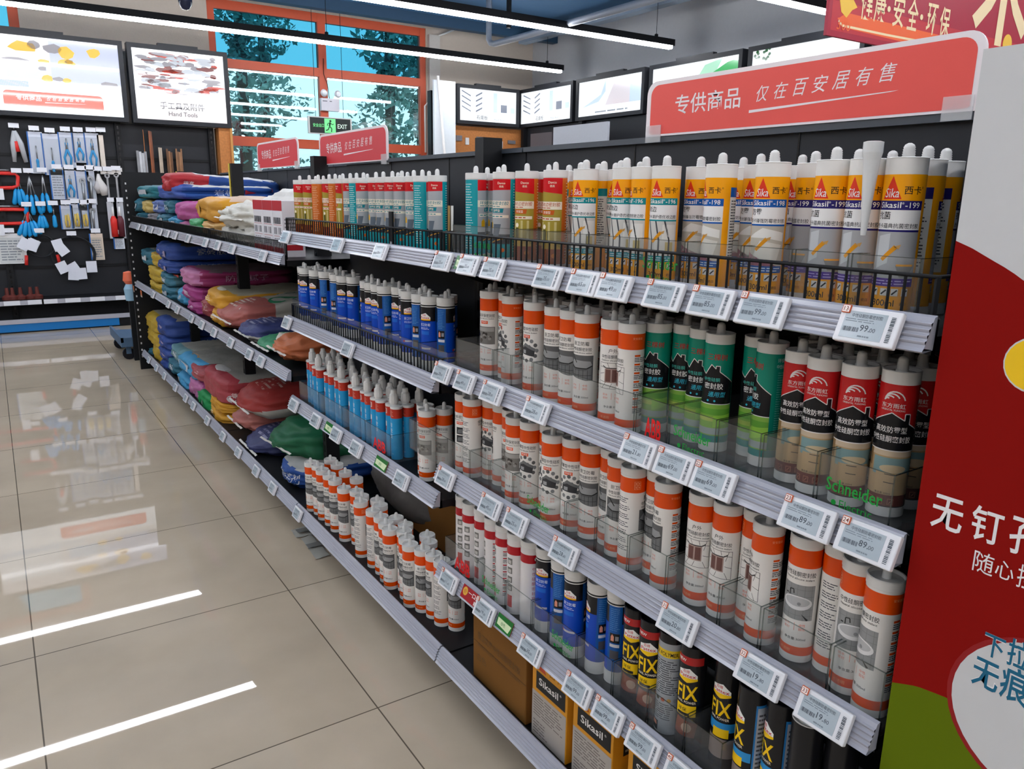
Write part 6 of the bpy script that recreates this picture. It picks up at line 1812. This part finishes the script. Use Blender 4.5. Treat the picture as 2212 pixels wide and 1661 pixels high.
# display cartons standing beside the white bags
def carton(x, y, w, zb, h, label):
    t = thing('display_carton', label, 'carton', (x, y, zb), -math.pi / 2)
    cw, cr = P('dad8dc', .45), P('b42a34', .45)
    MB().box((0, 0, 0), (w, 0.09, h), cw, 0.001).build('box', t)
    g = G().rect(0, h * .82, w, h, cr, 1).rect(0, 0.0, w, h * .16, cr, 1)
    for v in (h * .56, h * .36):
        g.rect(w * .08, v, w * .92, v + 0.0015, cr, 2)
    g.bars(w * .1, h * .585, w * .9, h * .70, P('4a4a50'), 2, 7, 5)
    g.bars(w * .1, h * .40, w * .45, h * .52, P('8a8a90'), 2, 3, 6).bars(w * .55, h * .40, w * .9, h * .52, P('8a8a90'), 2, 3, 8).lines(w * .1, w * .9, h * .2, h * .33, 4, P('8a8a90'), 2, 3)
    mb = MB(); g.flat(mb, Z3); 
    g2 = G().lines(0.008, 0.08, h * .3, h * .7, 6, P('8a8a90'), 1, 4).rect(0.008, h * .12, 0.08, h * .22, cr, 1)
    g2.flat(mb, Matrix.Rotation(math.pi / 2, 4, 'Z') @ Matrix.Translation((0, -w, 0)))
    mb.build('printed_design', t)
cy = [at(px, 490, x=0.985).y for px in (549, 569, 590, 611)]
for k in range(3):
    carton(0.985, cy[k], cy[k] - cy[k + 1] - 0.003, zt, 0.225, 'white and red display carton, %s from left beside the white bags' % ORD[k])

# ------------------------------------------------------------------ cartons on the base shelves
def base_boxes():
    zb = surf('A', 4) + 0.0003
    X = 1.0
    kr = mat('kraft_board', '7a5328', 0.8, spec=0.1, noise_amt=0.12, nscale=8)
    ya, yb = at(1022, 1440, x=0.965).y, at(1135, 1540, x=0.965).y
    t = thing('kraft_carton', 'large brown cardboard box on the near bay base shelf', 'cardboard box', (0.965, ya, zb), -math.pi / 2)
    w = ya - yb
    MB().box((0, 0, 0), (w, 0.36, 0.225), kr, 0.003).build('box', t)
    mb = MB().box((0, -0.0008, 0.112), (w, 0.0, 0.113), P('5c4024', .7))
    ik = P('5c4020', .7)
    G().text('厨卫防霉中性硅酮密封胶', w * .5, 0.125, 0.022, ik, 1, 0.01, w=w * .8).text('Anti-mold silicone sealant', w * .5, 0.103, 0.012, ik, 1, 0.0, w=w * .8).text('白色', w * .18, 0.06, 0.022, ik, 1, 0.0).flat(mb, Z3)
    mb.build('printed_text', t)
    yel, bk = mat('yellow_carton', 'cf8c18', .55, noise_amt=.08), P('1a1a1a', .5)
    for i, (l, r, py, lab) in enumerate(((1148, 1222, 1560, 'yellow carton with black name panel beside the brown box'), (1236, 1322, 1600, 'yellow carton with black name panel, second from the brown box'), (1356, 1450, 1650, 'yellow carton mostly cut off by the picture edge'))):
        y0, y1 = at(l, py, x=0.965).y, at(r, py + 60, x=0.965).y
        w = y0 - y1
        t = thing('yellow_carton', lab, 'cardboard box', (0.965, y0, zb), -math.pi / 2)
        MB().box((0, 0, 0), (w, 0.25, 0.235), yel, 0.002).build('box', t)
        g = G().rect(w * .12, 0.135, w * .95, 0.182, bk, 1).text('Sikasil', w * .48, 0.150, 0.019, cW, 2, 0.02, w=w * .55).text('®', w * .82, 0.164, 0.006, cW, 2).poly([(w * .14, 0.188), (w * .4, 0.188), (w * .27, 0.225)], P('b8401c'), 1).text('西卡', w * .66, 0.192, 0.022, P('6c4408'), 1)
        g.rect(w * .01, 0.002, w * .98, 0.125, P('a8a098', .6), 1).lines(w * .06, w * .9, 0.06, 0.118, 8, P('6c6460'), 2, i, 0.3).lines(w * .06, w * .5, 0.01, 0.05, 5, P('6c6460'), 2, i + 4, 0.3)
        mb = MB(); g.flat(mb, Z3)
        g2 = G().rect(0.03, 0.12, 0.14, 0.17, bk, 1).lines(0.035, 0.13, 0.125, 0.165, 3, P('8a8478'), 2)
        g2.flat(mb, Matrix.Translation((w, 0, 0)) @ Matrix.Rotation(math.pi / 2, 4, 'Z'))
        mb.build('printed_design', t)
    # brown sheet of cardboard leaning at the back of the middle bay
    zb2 = surf('B', 3)
    M = Matrix.Translation((1.24, 2.05, zb2)) @ Matrix.Rotation(0.35, 4, 'X')
    o = MB().box((0, -0.02, 0.02), (0.012, 0.62, 0.34), kr, M=Matrix.Translation((1.26, 1.95, zb2 + 0.02)) @ Matrix.Rotation(-0.32, 4, 'X')).build('cardboard_sheet')
    tag(o, 'brown cardboard sheet leaning behind the orange-banded tubes', 'cardboard')
    t = thing('dark_carton', 'dark brown carton deep inside the middle bay base shelf', 'cardboard box', (1.27, 1.90, zb2))
    MB().box((0, -0.08, 0), (0.3, 0.1, 0.22), mat('dark_kraft', '4a3018', .8), 0.003).build('box', t)
base_boxes()

# ------------------------------------------------------------------ floor things
def floor_things():
    pa = mat('plastic_wrap', 'aaa89f', 0.35, noise_amt=.1)
    for i, (pts, lab) in enumerate(((((628, 1145), (665, 1135), (690, 1152), (640, 1162)), 'crumpled clear wrapper on the floor, upper of two by the shelf'),
                                  (((650, 1163), (672, 1155), (712, 1199), (683, 1208)), 'flattened pale wrapper on the floor, lower of two by the shelf'))):
        q = [at(px, py, z=0.004) for px, py in pts]
        mb = MB()
        n = 6
        vs, fs = [], []
        for a in range(n + 1):
            for b in range(n + 1):
                u, v = a / n, b / n
                p = (q[0] * (1 - u) + q[1] * u) * (1 - v) + (q[3] * (1 - u) + q[2] * u) * v
                p.z = 0.003 + 0.008 * abs(noise.noise(Vector((a * .9 + i * 7, b * .8, 0))))
                vs.append(p)
        for a in range(n):
            for b in range(n):
                fs.append((a * (n + 1) + b, (a + 1) * (n + 1) + b, (a + 1) * (n + 1) + b + 1, a * (n + 1) + b + 1))
        mb.mesh(vs, fs, pa, True)
        c = sum(q, Vector()) / 4
        mb.mesh([c + Vector((-.03, -.02, .009)), c + Vector((.03, -.02, .009)), c + Vector((.03, .02, .009)), c + Vector((-.03, .02, .009))], [(0, 1, 2, 3)], P('7c7c78'))
        tag(mb.build('floor_wrapper'), lab, 'wrapper')
    # low blue platform trolley beyond the end of the row
    a = at(232, 770, z=0.0)
    t = thing('platform_trolley', 'low blue-grey platform trolley beyond the far end of the shelves', 'trolley', (0.82, 7.5, 0))
    bl = mat('blue_metal', '44607c', .5)
    MB().box((0, -0.2, 0.12), (0.85, 0.55, 0.16), bl).box((0, -0.2, 0.16), (0.02, 0.55, 0.20), bl).box((0, -0.2, 0.16), (0.85, -0.18, 0.20), bl).build('deck', t)
    for x in (0.06, 0.75):
        for y in (-0.12, 0.45):
            MB().lathe([(0, 0), (0.05, 0), (0.05, 0.03), (0, 0.03)], P('1a1a20'), 14, M=Matrix.Translation((x, y - 0.015, 0.05)) @ Matrix.Rotation(-math.pi / 2, 4, 'X')).box((x - 0.02, y - 0.02, 0.05), (x + 0.02, y + 0.02, 0.12), bl).build('castor', t)
    t = thing('wrapped_bundle', 'small orange and blue item seen just past the end upright', 'bundle', (0.93, 7.3, 0.52))
    MB().lathe([(0.0, 0.0), (0.04, 0.0), (0.05, 0.10), (0.03, 0.14)], P('8fb4cc'), 12).lathe([(0.03, 0.14), (0.05, 0.17), (0.04, 0.24), (0, 0.25)], P('d86a4c'), 12).build('bundle_body', t)
    MB().box((-0.02, -0.02, -0.52), (0.02, 0.02, 0), BLACK).build('stand', t)
    # orange hanging cards under the second rail
    for i, (px, py) in enumerate(((288, 625), (305, 640))):
        p = at(px, py, x=0.90)
        o = MB().box((-0.001, -0.03, -0.05), (0.001, 0.03, 0.0), P('c0683c', .5)).box((-0.0012, -0.03, -0.05), (0.0012, 0.03, -0.036), P('d8d0c8')).build('hanging_card')
        o.location = (0.902, p.y, LEV['C'][1] - 0.04)
        tag(o, 'orange and white card hanging from the second rail, %s of two' % ('farther' if i == 0 else 'nearer'), 'card')
floor_things()

def loose_bits():
    p = at(1888, 305, x=0.962)
    o = MB().lathe([(0.0, 0.0), (0.002, 0.0), (0.0035, -0.02 + 0.02), (0.0105, 0.095), (0.0125, 0.105), (0.0125, 0.118), (0.009, 0.119)], P('cfd0cf', 0.25), 14).build('spare_nozzle')
    o.location = (0.962, p.y, p.z - 0.119)
    tag(o, 'translucent cone nozzle hanging in front of the yellow tubes, near bay top shelf', 'nozzle')
    for px, c, lab in ((970, 'a8844c', 'thin wooden stick standing at the left end of the near bay top shelf'), (977, 'd4cfc6', 'thin white stick beside the wooden one on the near bay top shelf')):
        p = at(px, 500, x=1.02)
        o = MB().tube([(0, 0, 0), (0.0, 0.0, 0.135)], 0.0035, P(c, .6), 8).build('mixing_stick')
        o.location = (1.02, p.y, surf('A', 0))
        tag(o, lab, 'stick')
loose_bits()

p = at(845, 500, x=0.962)
o = MB().box((-0.002, -0.012, 0), (0.004, 0.012, 0.115), BLACK, 0.001).box((-0.003, -0.008, 0.02), (-0.002, 0.008, 0.03), P('c8c8c8')).build('shelf_divider')
o.location = (0.962, p.y, surf('B', 0))
tag(o, 'small black upright divider among the teal tubes, middle bay top shelf', 'divider')
